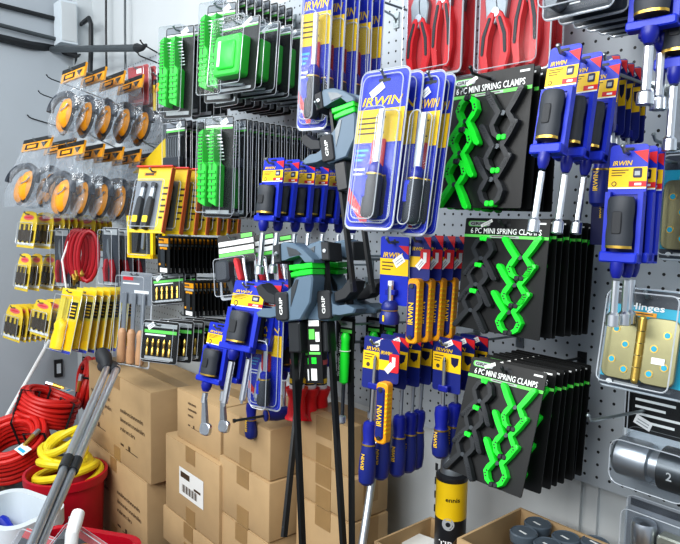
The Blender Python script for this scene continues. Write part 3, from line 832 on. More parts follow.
def make_hinge(W, H):
    r = empty('hinge_pack'); hw = W/2
    c = MB(); c.prism(rrect(-hw*.97, hw*.97, -H*.985, -H*.01, .006), -.001, .001, 'header_teal'); c.rect(-hw*.97, hw*.97, -H*.17, -H*.01, -.0016, 'header_dark')
    c.text('Hinges', -hw*.05, -H*.185, W*.42, -.0022, 'white_print', h=H*.085, bold=.02); c.rect(-hw*.55, hw*.2, -H*.265, -H*.225, -.002, 'amber'); lines(c, -hw*.5, hw*.15, -H*.238, 1, .01, H*.01, -.0024, 'ink')
    c.rect(-hw*.97, hw*.97, -H*.985, -H*.9, -.0016, 'header_dark'); c.flat([(-hw*.72+hw*.08*math.cos(a), -H*.945+hw*.06*math.sin(a)) for a in [2*PI*i/12 for i in range(12)]], -.002, 'white_print'); c.rect(-hw*.6, hw*.0, -H*.96, -H*.93, -.002, 'grey_print'); c.rect(hw*.6, hw*.85, -H*.06, -H*.05, -.002, 'white_print'); euro(c, -H*.07, .9)
    c.build('card', r)
    for s in (-1, 1):
        p = MB(); p.prism(rrect(min(s*hw*.03, s*hw*.86), max(s*hw*.03, s*hw*.86), -H*.9, -H*.27, .012), -.016, -.012, 'brass_satin', inset=.001)
        lf = p.build('hinge_leaf', r)
        d = MB()
        for x, z in ((.6, .42), (.34, .56), (.62, .72), (.3, .8)):
            d.lathe([(.0058, -.0168), (.0058, -.0158)], 'brass', (s*hw*x, 0, -H*z), axis='Y', n=12); d.lathe([(.0042, -.0171), (.0042, -.0160)], 'header_teal', (s*hw*x, 0, -H*z), axis='Y', n=12)
        d.build('screw_hole', lf)
    k = MB()
    for i in range(5): k.lathe([(.0062, -H*(.3+.116*i)), (.0062, -H*(.3+.116*(i+1))+.001)], 'brass', (0, -.017, 0), n=12)
    k.ball((0, -.017, -H*.295), .0055, 'brass', n=6); k.ball((0, -.017, -H*.885), .0055, 'brass', n=6); k.build('hinge_knuckle', r)
    n = MB(); n.rect(hw*.32, hw*.62, -H*.7, -H*.64, -.0175, 'price_sticker'); n.build('price_label', r)
    s = MB(); s.shell(W, -H, 0, .03, flange=.006, r=.01); s.build('blister', r)
    return r

def make_holesaw(W, H):
    r = empty('hole_saw_pack'); hw = W/2
    c = MB(); c.prism(rrect(-hw*.97, hw*.97, -H*.98, -H*.01, .006), -.001, .001, 'black_card'); c.rect(-hw*.9, -hw*.2, -H*.13, -H*.05, -.0016, 'pale_yellow'); c.rect(hw*.3, hw*.9, -H*.16, -H*.06, -.0016, 'pale_yellow')
    lines(c, -hw*.75, hw*.4, -H*.24, 5, H*.06, H*.022, -.0018, 'white_print'); c.rect(-hw*.97, hw*.97, -H*.98, -H*.58, -.0016, 'white_plastic'); sticker(c, -hw*.55, -H*.5, W*.2, H*.08, -.002, -20); c.build('card', r)
    z = -H*.76; y = -.036; R = H*.16
    b = MB(); x0 = -hw*.86
    b.lathe([(R*.85, x0), (R, x0+.006), (R, x0+.05), (R*.92, x0+.058), (R*.7, x0+.06), (R*.7, x0+.075)], 'steel', (0, y, z), axis='X', n=24); b.build('hole_saw', r)
    b2 = MB(); b2.lathe([(R*.7, x0+.075), (R*1.08, x0+.078), (R*1.08, x0+.135), (R*.9, x0+.14), (R*.9, hw*.8)], 'dark_steel', (0, y, z), axis='X', n=24); b2.text('2', x0+.1, z, .009, y-R*1.10, 'grey_print', h=.014); b2.build('arbor', r)
    s = MB(); s.shell(W, -H, 0, .01, flange=.006, r=.01)
    s.shell(W*.94, -H*.97, -H*.55, .075, flange=.004, r=.02); s.build('blister', r)
    return r
def make_cutter(W, H):
    r = empty('tube_cutter_pack'); hw = W/2
    c = MB(); c.prism(rrect(-hw*.97, hw*.97, -H*.98, -H*.01, .006), -.001, .001, 'header_grey'); c.rect(-hw*.9, hw*.9, -H*.12, -H*.03, -.0016, 'tool_grey'); c.build('card', r)
    k = MB(); k.lathe([(.012, -H*.95), (.014, -H*.6), (.019, -H*.56), (.021, -H*.25), (.019, -H*.2), (.01, -H*.18)], 'chrome', (-hw*.42, -.024, 0), n=18); k.build('knob', r)
    p = MB(); p.prism(rrect(-hw*.1, hw*.92, -H*.7, -H*.28, .006), -.03, -.006, 'plate_steel', inset=.003); p.build('body_plate', r)
    q = MB(); q.lathe([(.008, -.034), (.01, -.028)], 'dark_steel', (hw*.1, 0, -H*.42), axis='Y', n=12); q.lathe([(.014, -.036), (.016, -.028)], 'dark_steel', (hw*.5, 0, -H*.45), axis='Y', n=14); q.build('cutter_wheel', r)
    s = MB(); s.shell(W, -H, 0, .045, flange=.006, r=.014); s.build('blister', r)
    return r

def make_redsmall(W, H):
    r = empty('red_disc_pack'); hw = W/2
    c = MB(); c.prism(rrect(-hw, hw, -H, 0, .008), -.006, .001, 'muted_red', inset=.002); c.rect(-hw*.1, hw*.4, -H*.2, -H*.08, -.0068, 'white_print'); c.rect(-hw*.4, hw*.7, -H*.95, -H*.85, -.0068, 'pink_logo'); c.build('card', r)
    d = MB(); d.lathe([(H*.2, -.016), (H*.235, -.013), (H*.24, -.006)], 'white_plastic', (-hw*.25, 0, -H*.52), axis='Y', n=24); d.build('white_disc', r)
    s = MB(); s.shell(W, -H, 0, .02, flange=.004); s.build('blister', r)
    return r
def make_smallpack(W, H):
    r = empty('marker_pack'); hw = W/2
    c = MB(); c.box(-hw, hw, -.001, .001, -H, 0, 'tool_grey'); c.rect(-hw*.8, hw*.8, -H*.14, -H*.02, -.0017, 'black_card'); c.rect(-hw*.1, hw*.85, -H*.85, -H*.25, -.0017, 'white_plastic'); c.build('card', r)
    b = MB(); b.tube([(-hw*.35, -.009, -H*.92), (-hw*.35, -.009, -H*.3)], .008, 'bright_yellow', n=10); b.lathe([(.0085, -H*.3), (.0085, -H*.22), (.004, -H*.16)], 'black_plastic', (-hw*.35, -.009, 0), n=10); b.build('marker', r)
    return r
def make_redtool(W, H):
    r = empty('red_grip_tool_pack'); hw = W/2
    c = MB(); c.prism(rrect(-hw, hw, -H, 0, .005), -.001, .001, 'tool_grey'); c.rect(-hw*.85, hw*.85, -H*.12, -H*.02, -.0017, 'grey_print'); c.rect(-hw*.85, hw*.85, -H*.98, -H*.93, -.0017, 'grey_print'); c.build('card', r)
    for s in (-1, 1):
        h = MB(); h.prism(ribbon([(s*hw*.4, -H*.9), (s*hw*.5, -H*.72), (s*hw*.3, -H*.56)], [.006, .0075, .006]), -.016, -.003, 'dark_red_hose', inset=.002); h.build('grip', r)
    t = MB(); t.prism(ribbon([(hw*.25, -H*.58), (0, -H*.4), (0, -H*.2)], [.006, .009, .004]), -.014, -.004, 'grey_steel', inset=.002); t.build('jaw', r)
    s = MB(); s.shell(W, -H, 0, .026, flange=.004); s.build('blister', r)
    return r
def make_cables(W, H):
    r = empty('jumper_cable_set'); hw = W/2
    b = MB()
    for k in range(5):
        x0 = -hw*.62+hw*.34*k; pts = []
        for i in range(17):
            a = 2*PI*i/16-PI/2; pts.append((x0+hw*.26*math.cos(a)*(1+.1*k % .3)+.01*math.sin(a), -.012*k-.01+.02*math.cos(a), -H*.5+H*.44*math.sin(a)))
        b.tube(pts[:-1], .0085, 'dark_red_hose', n=8, closed=True)
    b.build('cable_coil', r)
    c = MB()
    for x, z in ((.2, -.86), (.45, -.82), (.05, -.93)):
        c.tube([(hw*x, -.07, H*z+.02), (hw*x+.012, -.07, H*z), (hw*x+.004, -.07, H*z-.022)], [.006, .009, .004], 'brass', n=8)
    c.build('brass_fitting', r)
    t = MB(); t.tube([(-hw*.7, -.03, -H*.28), (-hw*.55, -.07, -H*.6), (-hw*.35, -.07, -H*1.1)], .004, 'white_print', n=6); t.build('cable_tie', r)
    return r
# ------------------------------------------------------------------ the setting
def structure(mb, name):
    o = mb.build(name); o['kind'] = 'structure'; return o
LEFT_X = P(86, 200, 0).x
pb = P(597, 487, 0); hz = P(596.7, 477.4, 0)
pegboard_mat(hz.x, hz.z)
pb_left = P(122, 200, 0).x; pb_top = P(282, 3, 0).z
b = MB(); b.box(pb_left, 1.6, 0, .006, pb.z, pb_top, 'pegboard_white')
b.box(pb_left, 1.6, .006, .018, pb.z, pb.z+.02, 'post_paint')
o = b.build('pegboard'); o.location = (0, 0, 0)
tag(o, 'white perforated pegboard panel behind all the hung tool packs', 'pegboard')
b = MB(); b.box(LEFT_X-.1, 1.9, .02, .08, 0, 3.2, 'wall_white'); structure(b, 'wall_back')
b = MB(); b.box(LEFT_X-.08, LEFT_X, -3.2, .02, 0, 3.2, 'wall_paint'); structure(b, 'wall_left')
b = MB(); b.box(LEFT_X-.1, 1.9, -3.2, .08, -.06, 0, 'floor_grey'); structure(b, 'floor')
b = MB(); b.box(LEFT_X, LEFT_X+.07, -.055, .02, 0, 3.2, 'post_paint'); structure(b, 'trim_1')
xs = P(440, 420, -.01).x
b = MB(); b.box(xs-.02, xs+.02, .004, .02, 0, pb.z, 'post_paint')
for k in range(26): b.box(xs-.004, xs+.004, .003, .0045, pb.z-.03-k*.035, pb.z-.012-k*.035, 'black_rubber')
structure(b, 'trim_2')
for n_, px in ((3, 577), (4, 594)):
    xx = P(px, 500, -.02).x; b = MB(); b.box(xx-.012, xx+.012, .010, .02, 0, pb.z, 'wall_white'); structure(b, 'trim_%d' % n_)
b = MB(); x0, x1 = P(360, 540, -.02).x, 1.5
b.box(P(176, 540, .29).x, x1, -.31, .0, .50, .53, 'floor_grey')
for x in (-1.5, -.9, .1, x1-.05): b.box(x-.02, x+.02, -.3, -.26, 0, .5, 'floor_grey')
structure(b, 'trim_5')

# ------------------------------------------------------------------ pipes, cables and the rod in the far corner
def wire_thing(name, pts, r, m, label, cat, part=None):
    o = MB().tube(pts, r, m, n=8).build(name); tag(o, label, cat); return o
wx = LEFT_X+.025
wire_thing('electric_conduit', [PX(-60, -12, wx), PX(0, 5, wx), PX(40, 15, wx), PX(80, 25, wx), P(84, 22, .06), P(89, 18, .05), P(91, 24, .05), P(91, 50, .05), P(90, 80, .05)], .011, 'cable_black', 'black cable running down the left wall then bending down at the corner', 'cable')
wire_thing('wall_pipe', [PX(-40, 26, wx), PX(0, 38, wx), PX(30, 45, wx), P(58, 49, .12), P(78, 56, .05), P(77, 72, .03)], .019, 'cable_black', 'thick dark pipe on the left wall meeting the corner post', 'pipe')
wire_thing('wall_cable', [PX(-40, 12, wx+.01), PX(0, 25, wx+.01), PX(35, 34, wx+.01), PX(64, 41, wx+.01)], .01, 'pipe_grey', 'grey cable clipped to the left wall between the two dark pipes', 'cable')
rs_ = PX(52, 49.5, LEFT_X+.012); rd = empty('steel_rod', rs_); q = P(137, 48, .06)-rs_
MB().tube([(0, 0, 0), q], .015, 'pipe_grey', n=10).build('rod', rd)
MB().tube([q, q*1.05, q*1.09+Vector((0, 0, .012))], [.02, .012, .006], 'cable_black', n=8).build('end_hook', rd)
tag(rd, 'grey steel rod sticking out from the corner above the earmuff bags', 'rod')
jb = P(73, 38, 0); t = empty('junction_box', (LEFT_X+.07, -.12, jb.z))
MB().box(-.05, .05, -.03, .05, -.1, .1, 'white_plastic').build('housing', t)
MB().box(.05, .054, -.025, .045, -.09, .09, 'post_paint').build('cover', t)
tag(t, 'pale junction box fixed on the corner post by the pipes', 'box')
for px, lab in ((106, 'thin black cable hanging down the wall left of the pegboard, longer one'), (125, 'thin grey cable hanging down the wall right of the black one')):
    o = MB().tube([P(px, -30, .015), P(px, 30, .015), P(px+.5, 70, .015)], .005, 'cable_black' if px < 110 else 'pipe_grey', n=6).build('hanging_cable'); tag(o, lab, 'cable')
s = PX(58, 368, LEFT_X); t = empty('wall_socket', s)
MB().box(0, .012, -.02, .02, -.045, .045, 'black_plastic').build('surround', t)
MB().box(.012, .016, -.01, .01, -.025, .025, 'white_plastic').build('plate', t); tag(t, 'small black framed wall socket low on the left wall', 'socket')

# ------------------------------------------------------------------ bar clamps
def make_barclamp(L, mirror=False, card=True):
    r = empty('bar_clamp'); k = -1 if mirror else 1
    def f(pts): return [((x-185)*.00047*k, -(z-70)*.000397) for x, z in pts]
    m = MB(); m.box(-.0035, .0035, -.008, .008, -L, .004, 'bar_black')
    m.lathe([(.002, -.0084), (.002, .0084)], 'black_rubber', (0, 0, -L+.02), axis='Y', n=10); m.build('bar', r)
    m = MB(); m.prism(f([(135, 82), (185, 62), (235, 72), (290, 108), (338, 165), (338, 182), (300, 182), (270, 140), (215, 150), (190, 160), (135, 165)]), -.024, .02, 'slate_plastic', inset=.003)
    m.prism(f([(205, 88), (255, 108), (280, 135), (215, 140)]), -.0255, -.0235, 'dark_steel'); j = m.build('fixed_jaw', r)
    m = MB(); m.prism(f([(131, 76), (172, 70), (172, 168), (131, 172)]), -.0275, .023, 'black_rubber', inset=.002); m.lathe([(.004, -.03), (.005, -.027)], 'steel', (f([(152, 120)])[0][0], 0, f([(152, 120)])[0][1]), axis='Y', n=10); m.build('jaw_pad', j)
    m = MB(); m.prism(f([(250, 250), (330, 240), (335, 262), (318, 380), (262, 470), (160, 480), (128, 452), (95, 458), (30, 450), (18, 428), (60, 404), (100, 408), (128, 395), (138, 330), (200, 318), (228, 290)]), -.026, .02, 'slate_plastic', inset=.003)
    m.prism(f([(222, 305), (250, 262), (262, 262), (245, 320), (215, 400)]), -.0272, -.0255, 'dark_steel'); bd = m.build('sliding_jaw', r)
    m = MB(); xa, za = f([(136, 322)])[0]; xb, zb = f([(204, 470)])[0]; m.prism(rrect(min(xa, xb), max(xa, xb), zb, za, .006), -.031, -.02, 'black_rubber', inset=.002)
    m.text('GRIP', (xa+xb)/2, (za+zb)/2, .036, -.0318, 'white_print', h=.008, rot=PI/2); m.build('grip_plate', bd)
    m = MB(); m.prism(f([(14, 288), (48, 272), (85, 318), (128, 338), (126, 388), (70, 376), (28, 330)]), -.022, .018, 'black_rubber', inset=.003); m.build('trigger', r)
    m = MB(); m.prism(f([(215, 186), (335, 182), (338, 208), (275, 212), (215, 214)]), -.028, .022, 'neon_green', inset=.002); m.prism(f([(220, 226), (275, 214), (335, 212), (335, 240), (222, 250)]), -.027, .022, 'neon_green', inset=.002); m.build('strap', r)
    m = MB(); xa, za = f([(180, 478)])[0]; xb, zb = f([(243, 640)])[0]; m.prism(rrect(min(xa, xb), max(xa, xb), zb, za, .004), -.018, .016, 'black_plastic', inset=.003); m.build('handle', r)
    if card:
        m = MB(); x0, x1 = sorted((f([(258, 0)])[0][0], f([(330, 0)])[0][0])); z0, z1 = -.29, -.155
        m.box(x0, x1, .0, .002, z0, z1, 'black_card'); m.rect(x0+.004, x1-.004, z1-.018, z1-.006, -.0006, 'white_print'); m.rect(x0+.004, x0+.018, z1-.045, z1-.024, -.0006, 'band_green')
        m.rect(x0+.02, x1-.004, z1-.05, z1-.03, -.0006, 'white_print'); m.rect(x0+.006, x1-.006, z1-.068, z1-.056, -.0006, 'white_print'); m.rect(x0+.003, x1-.003, z1-.076, z1-.071, -.0006, 'band_green')
        m.rect(x0+.008, x0+.02, z1-.095, z1-.082, -.0006, 'neon_green'); m.rect(x0+.006, x0+.02, z0+.006, z0+.03, -.0006, 'white_print'); m.build('label_card', r)
    return r
def place_clamp(top, bot, w0, w1, label, mirror=False, yaw=18, card=True, sc=1):
    a, bq = P(*top, w0), P(*bot, w1); d = (a-bq); L = d.length
    r = make_barclamp(L/sc, mirror, card)
    z = d.normalized(); x = Matrix.Rotation(math.radians(yaw), 3, 'Z') @ Vector((1, 0, 0)); y = z.cross(x).normalized(); x = y.cross(z)
    r.matrix_world = Matrix.Translation(a) @ Matrix((x, y, z)).transposed().to_4x4() @ Matrix.Scale(sc, 4)
    hook(Vector((a.x, -w0-.03, a.z-.03)), w0+.03, 2, 'wire hook behind the '+label.split(',')[0].split(' with')[0].split(' tucked')[0])
    tag(r, label, 'clamp', 'bar clamps hung in the middle of the board'); return r
place_clamp((330, 93), (354, 292), .36, .36, 'grey bar clamp with green strap, hung highest, in front of its twin', sc=.88)
place_clamp((346, 98), (373, 293), .30, .30, 'upper grey bar clamp tucked behind the highest one', sc=.88, card=False)
place_clamp((290, 244), (303, 556), .38, .40, 'lower grey bar clamp facing left, green strap and label card in front')
place_clamp((325, 243), (344, 556), .33, .36, 'lower grey bar clamp facing right beside the left-facing one', mirror=True)
place_clamp((350, 241), (352, 556), .26, .26, 'lower bar clamp facing right, second behind, with green strap', mirror=True, card=False)
place_clamp((313, 252), (284, 537), .20, .40, 'bar clamp with crooked leaning bar crossing the other bars', card=False)

# ------------------------------------------------------------------ cartons
def carton(TL, TR, BL, BR, w, depth, label, seam=True, prints=None, lab=False, z0=None, group='brown cartons stacked under the pegboard'):
    a, b_, c, d = P(*TL, w), P(*TR, w), P(*BL, w), P(*BR, w)
    xa, xb = (a.x+c.x)/2, (b_.x+d.x)/2; zt, zb = (a.z+b_.z)/2, (c.z+d.z)/2
    if z0 is not None: zb = z0
    r = empty('cardboard_carton', ((xa+xb)/2, -w+depth/2, zb)); W = xb-xa; H = zt-zb; hw = W/2; hd = depth/2
    m = MB(); bm = bmesh.new(); bmesh.ops.create_cube(bm, size=1)
    for v in bm.verts: v.co = Vector((v.co.x*W, v.co.y*depth, (v.co.z+.5)*H))
    bmesh.ops.bevel(bm, geom=bm.edges[:], offset=.004, segments=2, affect='EDGES', profile=.5)
    bm.verts.ensure_lookup_table(); m.add([v.co for v in bm.verts], [tuple(v.index for v in f.verts) for f in bm.faces], 'cardboard'); bm.free()
    y = -hd-.0008
    if prints:
        for (px_, pz_, sc_) in prints:
            x = -hw+W*px_; z = H*pz_
            for i in range(3):
                lw = (.34, .36, .22)[i]*W*sc_
                m.text(('XXIIXX:IXXXXIX', 'IIXXXIX:XXIXIIX', 'XIXX:IX')[i].replace('X', 'n').replace('I', 'i'), x+lw/2, z-i*.034*sc_, lw, y, 'ink', h=.015*sc_)
            m.rect(x, x+.05*W, z-.13*sc_, z-.122*sc_, y, 'ink'); m.rect(x+.08*W, x+.26*W, z-.134*sc_, z-.131*sc_, y, 'ink'); m.rect(x+.12*W, x+.15*W, z-.131*sc_, z-.115*sc_, y, 'ink')
    m.rect(-hw+.003, hw-.003, H*.998, H*1.0, y, 'carton_inside')
    m.build('box_body', r)
    t = MB(); tw = .024
    t.box(-hw, hw, -tw, tw, H, H+.0008, 'parcel_tape'); t.box(-hw-.0008, -hw, -tw, tw, H-.06, H, 'parcel_tape'); t.box(hw, hw+.0008, -tw, tw, H-.07, H, 'parcel_tape')
    t.build('top_tape', r)
    if seam:
        MB().box(-.03, .03, y-.0002, y+.0008, H-.05, H, 'parcel_tape').build('front_tape', r); MB().box(-.028, .03, y-.0002, y+.0008, 0, .05, 'parcel_tape').build('front_tape', r)
    if lab:
        t = MB(); x0, z1 = -hw*.42, H*.68; t.rect(x0, x0+W*.45, z1-H*.36, z1, y-.0004, 'paper')
        t.rect(x0+.01, x0+W*.2, z1-.03, z1-.012, y-.0008, 'ink'); t.rect(x0+W*.28, x0+W*.4, z1-H*.2, z1-H*.17, y-.0008, 'ink')
        for i in range(16): t.rect(x0+W*.06+i*W*.018, x0+W*.06+i*W*.018+W*(.006+.004*(i*5 % 3)), z1-H*.31, z1-H*.21, y-.0008, 'ink')
        t.build('address_label', r)
    tag(r, label, 'carton', group); return r
wc = .30
zA = P(150, 560, wc).z
carton((90, 364), (152, 390), (88, 441), (149, 479), wc, .24, 'big brown carton printed with black text, top of left stack', prints=[(.05, .66, 1), (.56, .62, 1)])
carton((88, 442), (149, 480), (85, 515), (145, 560), wc, .24, 'big brown printed carton under another, beside the chrome poles', prints=[(.05, .66, 1), (.56, .62, 1)])
carton((85, 516), (145, 561), (85, 540), (143, 580), wc, .24, 'brown carton at the very bottom of the left stack', z0=.0, seam=False)
carton((177, 391), (221, 404), (177, 438), (220, 459), .27, .22, 'small brown carton on top of the one with a white label', prints=[(.28, .8, .55)], seam=False)
carton((167, 438), (220, 461), (164, 512), (218, 538), .285, .25, 'brown carton carrying a white barcode address label', lab=True)
carton((163, 513), (218, 539), (163, 570), (217, 590), .285, .25, 'brown carton underneath the one with the white label', z0=.53)
carton((224, 411), (270, 428), (222, 452), (270, 485), .27, .25, 'brown taped carton beneath the hanging blue screwdriver clamshell')
carton((220, 453), (270, 487), (218, 510), (268, 541), .275, .25, 'brown carton in the middle of the stack left of the bars')
carton((218, 511), (268, 542), (218, 560), (266, 590), .275, .25, 'brown carton at the base of the stack left of the bars', z0=.53)
carton((300, 408), (350, 428), (300, 456), (349, 475), .20, .12, 'brown carton behind the black clamp bars, topmost there')
carton((298, 457), (352, 477), (296, 499), (352, 517), .205, .12, 'brown carton behind the black clamp bars, middle one')
carton((296, 500), (352, 518), (296, 545), (352, 566), .205, .12, 'brown carton behind the black clamp bars, lowest one', z0=.53)

def open_carton(cornerF, cornerB, px_right, py_right, w_front, label, depth_to=.02):
    """open tray carton: front-left top corner, back-left top corner, extends to the right"""
    a = P(*cornerF, w_front); zt = a.z; bk = PZ(*cornerB, zt); rt = P(px_right, py_right, w_front)
    x0, x1 = a.x, rt.x; y0, y1 = a.y, min(bk.y, -.01); z0 = .53; t = .005
    r = empty('open_carton', ((x0+x1)/2, (y0+y1)/2, z0)); cx, cy = (x0+x1)/2, (y0+y1)/2; hw, hd, H = (x1-x0)/2, (y1-y0)/2, zt-z0
    m = MB(); m.box(-hw, hw, -hd, -hd+t, 0, H, 'cardboard'); m.box(-hw, hw, hd-t, hd, 0, H, 'cardboard'); m.box(-hw, -hw+t, -hd+t, hd-t, 0, H, 'cardboard'); m.box(hw-t, hw, -hd+t, hd-t, 0, H, 'cardboard'); m.box(-hw+t, hw-t, -hd+t, hd-t, 0, t, 'carton_inside')
    m.build('box_body', r)
    f = MB(); f.add([(-hw, -hd, H), (-hw, hd, H), (-hw-.04, hd, H-.06), (-hw-.04, -hd, H-.06)], [(0, 1, 2, 3)], 'cardboard'); f.build('flap', r)
    tag(r, label, 'carton'); return r, (x0, x1, y0, y1, zt)
oc, (ox0, ox1, oy0, oy1, ozt) = open_carton((457, 538), (527, 510), 640, 610, .3, 'open brown carton holding the clear lidded jars')
oc2, d2 = open_carton((374, 541), (428, 515), 425, 562, .3, 'open brown carton left of the aerosol can, mostly empty')
m = MB(); pp = PZ(418, 542, d2[4]-.03); m.box(-.04, .04, -.025, .025, 0, .003, 'paper'); o = m.build('paper_slip'); o.location = pp; o.rotation_euler = (.1, .1, .4); tag(o, 'white paper slip lying in the left open carton', 'paper')

def make_jar():
    r = empty('lidded_jar')
    MB().lathe([(.028, 0), (.031, .004), (.031, .075), (.028, .08)], 'clear_plastic', n=20).build('jar_body', r)
    MB().lathe([(.026, .004), (.026, .07)], 'tool_grey', n=16).build('contents', r)
    l = MB(); l.lathe([(.033, .078), (.034, .082), (.034, .098), (.031, .101), (.029, .099), (.002, .099)], 'jar_lid', n=24); pass
    l.add([(-.012, -.006, .0996), (.01, -.01, .0996), (.012, -.004, .0996), (-.01, 0, .0996)], [(0, 1, 2, 3)], 'white_print'); l.build('lid', r)
    return r
jar = make_jar(); first = True
for i, (px, py, lab) in enumerate(((524, 531, 'dark-lidded clear jar at the left of the open carton'), (538, 522, 'dark-lidded clear jar at the back left by the wall'), (566, 536, 'dark-lidded clear jar to the right of the group'), (548, 543, 'dark-lidded jar in the front middle, cut by the frame'), (595, 541, 'dark-lidded jar farthest right in the open carton'))):
    p = PZ(px, py, ozt+.0); o = jar if i == 0 else dup(jar); o.location = (p.x, min(p.y, -.06), p.z-.075); o.scale = (.74, .74, .74); tag(o, lab, 'jar', 'jars in the open carton')
fl = MB()
# aerosol can
c0 = P(452, 480, .15); r = empty('aerosol_can', (c0.x, c0.y, .53)); zt = c0.z-.53; R = .0325
m = MB(); m.lathe([(R*.96, 0), (R, .004), (R, zt-.075)], 'can_black', n=28); m.lathe([(R*1.002, zt-.075), (R*1.002, zt+.004)], 'can_yellow', n=28, caps=False)
m.lathe([(R, zt+.004), (R*1.04, zt+.008), (R*1.02, zt+.014), (R*.8, zt+.018)], 'can_black', n=28)
import_dir = (CAM-Vector((c0.x, c0.y, 0))); ang = math.atan2(import_dir.y, import_dir.x)
def wrap(mb, t, z, w, h, mm, da=0, rr=R*1.012, n0=0):
    vs, fs, tw, th = text_mesh(t, .02, 0); k = w/tw; kz = h/th
    mb.add([(rr*math.cos(ang+da+v.x*k/R), rr*math.sin(ang+da+v.x*k/R), z+v.y*kz) for v in vs], fs, mm)
wrap(m, 'ennis', zt-.03, .03, .009, 'black_card', .1); wrap(m, 'TIRE', zt-.125, .042, .014, 'white_print', -.1); m2 = [2*PI*i/20 for i in range(20)]
for rr_, cc, off in ((.013, 'grey_label', 1.014), (.009, 'grey_print', 1.018), (.005, 'can_black', 1.022)):
    m.add([(R*off*math.cos(ang-.15+rr_*math.cos(a)/R), R*off*math.sin(ang-.15+rr_*math.cos(a)/R), zt-.082+rr_*math.sin(a)) for a in m2], [tuple(range(20))], cc)
wrap(m, '--------', zt-.145, .045, .003, 'white_print'); m.build('can_body', r)
MB().lathe([(R*.78, zt+.018), (R*.74, zt+.04), (R*.45, zt+.052), (.002, zt+.053)], 'grey_steel', n=24).build('cap', r)
tag(r, 'yellow and black aerosol can standing under the spring clamp cards', 'can')

# ------------------------------------------------------------------ hoses, bins, poles on the left
def coil(center, R, r, rings, layers, m, label, axis, name='hose_coil', taglab=False):
    e = empty(name, center); e.rotation_euler = axis
    b = MB()
    for j in range(layers):
        for i in range(rings):
            rr = R-j*r*1.85; z = (i-(rings-1)/2)*r*1.85+(r*.9 if j % 2 else 0)
            pts = [(rr*math.cos(a)*(1+.02*math.sin(3*a+i)), rr*math.sin(a), z+.006*math.sin(2*a+i)) for a in [2*PI*k/40 for k in range(40)]]
            b.tube(pts, r, m, n=8, closed=True)
    b.build('hose', e)
    for a in (.6, 2.4, 4.4):
        s = MB(); c, sn = math.cos(a), math.sin(a); h = rings*r+.004; o_ = R+r+.002; i_ = R-r*2*layers-.002
        s.tube([(c*o_, sn*o_, -h), (c*o_, sn*o_, h), (c*i_, sn*i_, h), (c*i_, sn*i_, -h)], .005, 'black_plastic', n=6, closed=True); s.build('strap', e)
    f = MB(); f.tube([(R*.9, 0, rings*r+.012), (R*.8, .05, rings*r+.014)], [.008, .01], 'brass', n=8); f.tube([(R*.8, .05, rings*r+.014), (R*.74, .08, rings*r+.014)], .011, 'chrome', n=8); f.build('fitting', e)
    if taglab:
        t = MB(); t.box(-.03, .03, -.02, .02, 0, .001, 'paper'); t.rect(0, 0, 0, 0, 0, 'paper'); t.box(-.02, .02, -.012, .0, .001, .0014, 'sky_print'); t.v = [Matrix.Translation((R*.98, -R*.1, rings*r+.008)) @ v for v in t.v]; t.build('paper_tag', e)
    tag(e, label, 'hose', 'coiled red air hoses in the corner'); return e
coil(P(47, 408, .36), .118, .0105, 6, 3, 'red_hose', 'red hose coil lying flat on top of the hose pile', (.30, .14, 2.4), taglab=True)
coil(P(13, 447, .52), .135, .0115, 6, 3, 'red_hose', 'red hose coil leaning at the left with a white paper tag', (.42, .22, .3), taglab=True)
coil(P(88, 383, .13), .115, .0115, 3, 2, 'red_hose', 'red hose coil standing on edge behind the left carton', (1.35, .2, -.3))
coil(P(-4, 488, .50), .105, .0115, 4, 2, 'red_hose', 'small red hose coil low at the left behind the white bin', (.9, .1, .4))
# crate under the hoses
cp = P(20, 470, .42); t = empty('black_crate', (cp.x-.02, -.36, 0)); H_ = P(20, 488, .5).z-.1
m = MB(); m.box(-.22, .26, -.16, .2, 0, .012, 'black_plastic')
for x0_, x1_, y0_, y1_ in ((-.22, .26, -.16, -.15), (-.22, .26, .19, .2), (-.22, -.21, -.15, .19), (.25, .26, -.15, .19)): m.box(x0_, x1_, y0_, y1_, .012, H_, 'black_plastic')
m.build('crate_body', t); MB().box(-.21, .25, -.15, .19, H_-.02, H_, 'black_plastic').build('lid', t); tag(t, 'black plastic crate under the red hose coils', 'crate')
# red tub with the yellow hose
tc_ = P(66, 470, .45); R = .135; t = empty('red_tub', (tc_.x, tc_.y, 0)); zt = tc_.z
m = MB(); m.lathe([(R*.8, 0), (R*.82, .01), (R*.97, zt-.03), (R*1.06, zt-.03), (R*1.07, zt-.002), (R*1.0, zt), (R*.95, zt-.01), (R*.78, .03), (.002, .03)], 'bin_red', n=36, caps=False); m.build('tub_body', t)
tag(t, 'red plastic tub full of yellow hose beside the cartons', 'tub')
y = MB(); rnd = random.Random(3)
for j in range(6):
    rr = R*(.88-.09*j) if j < 4 else R*.5; pts = []; zz = zt-.03+.028*j
    for i in range(30):
        a = 2*PI*i/30; pts.append((rr*math.cos(a)+.012*math.sin(j*2+a), rr*math.sin(a)*(.95), zz+.03*math.sin(a+j*1.3)))
    y.tube(pts, .014, 'yellow_hose', n=9, closed=True)
o = y.build('yellow_hose'); o.location = (tc_.x, tc_.y, 0); tag(o, 'thick yellow hose coiled loosely inside the red tub', 'hose')
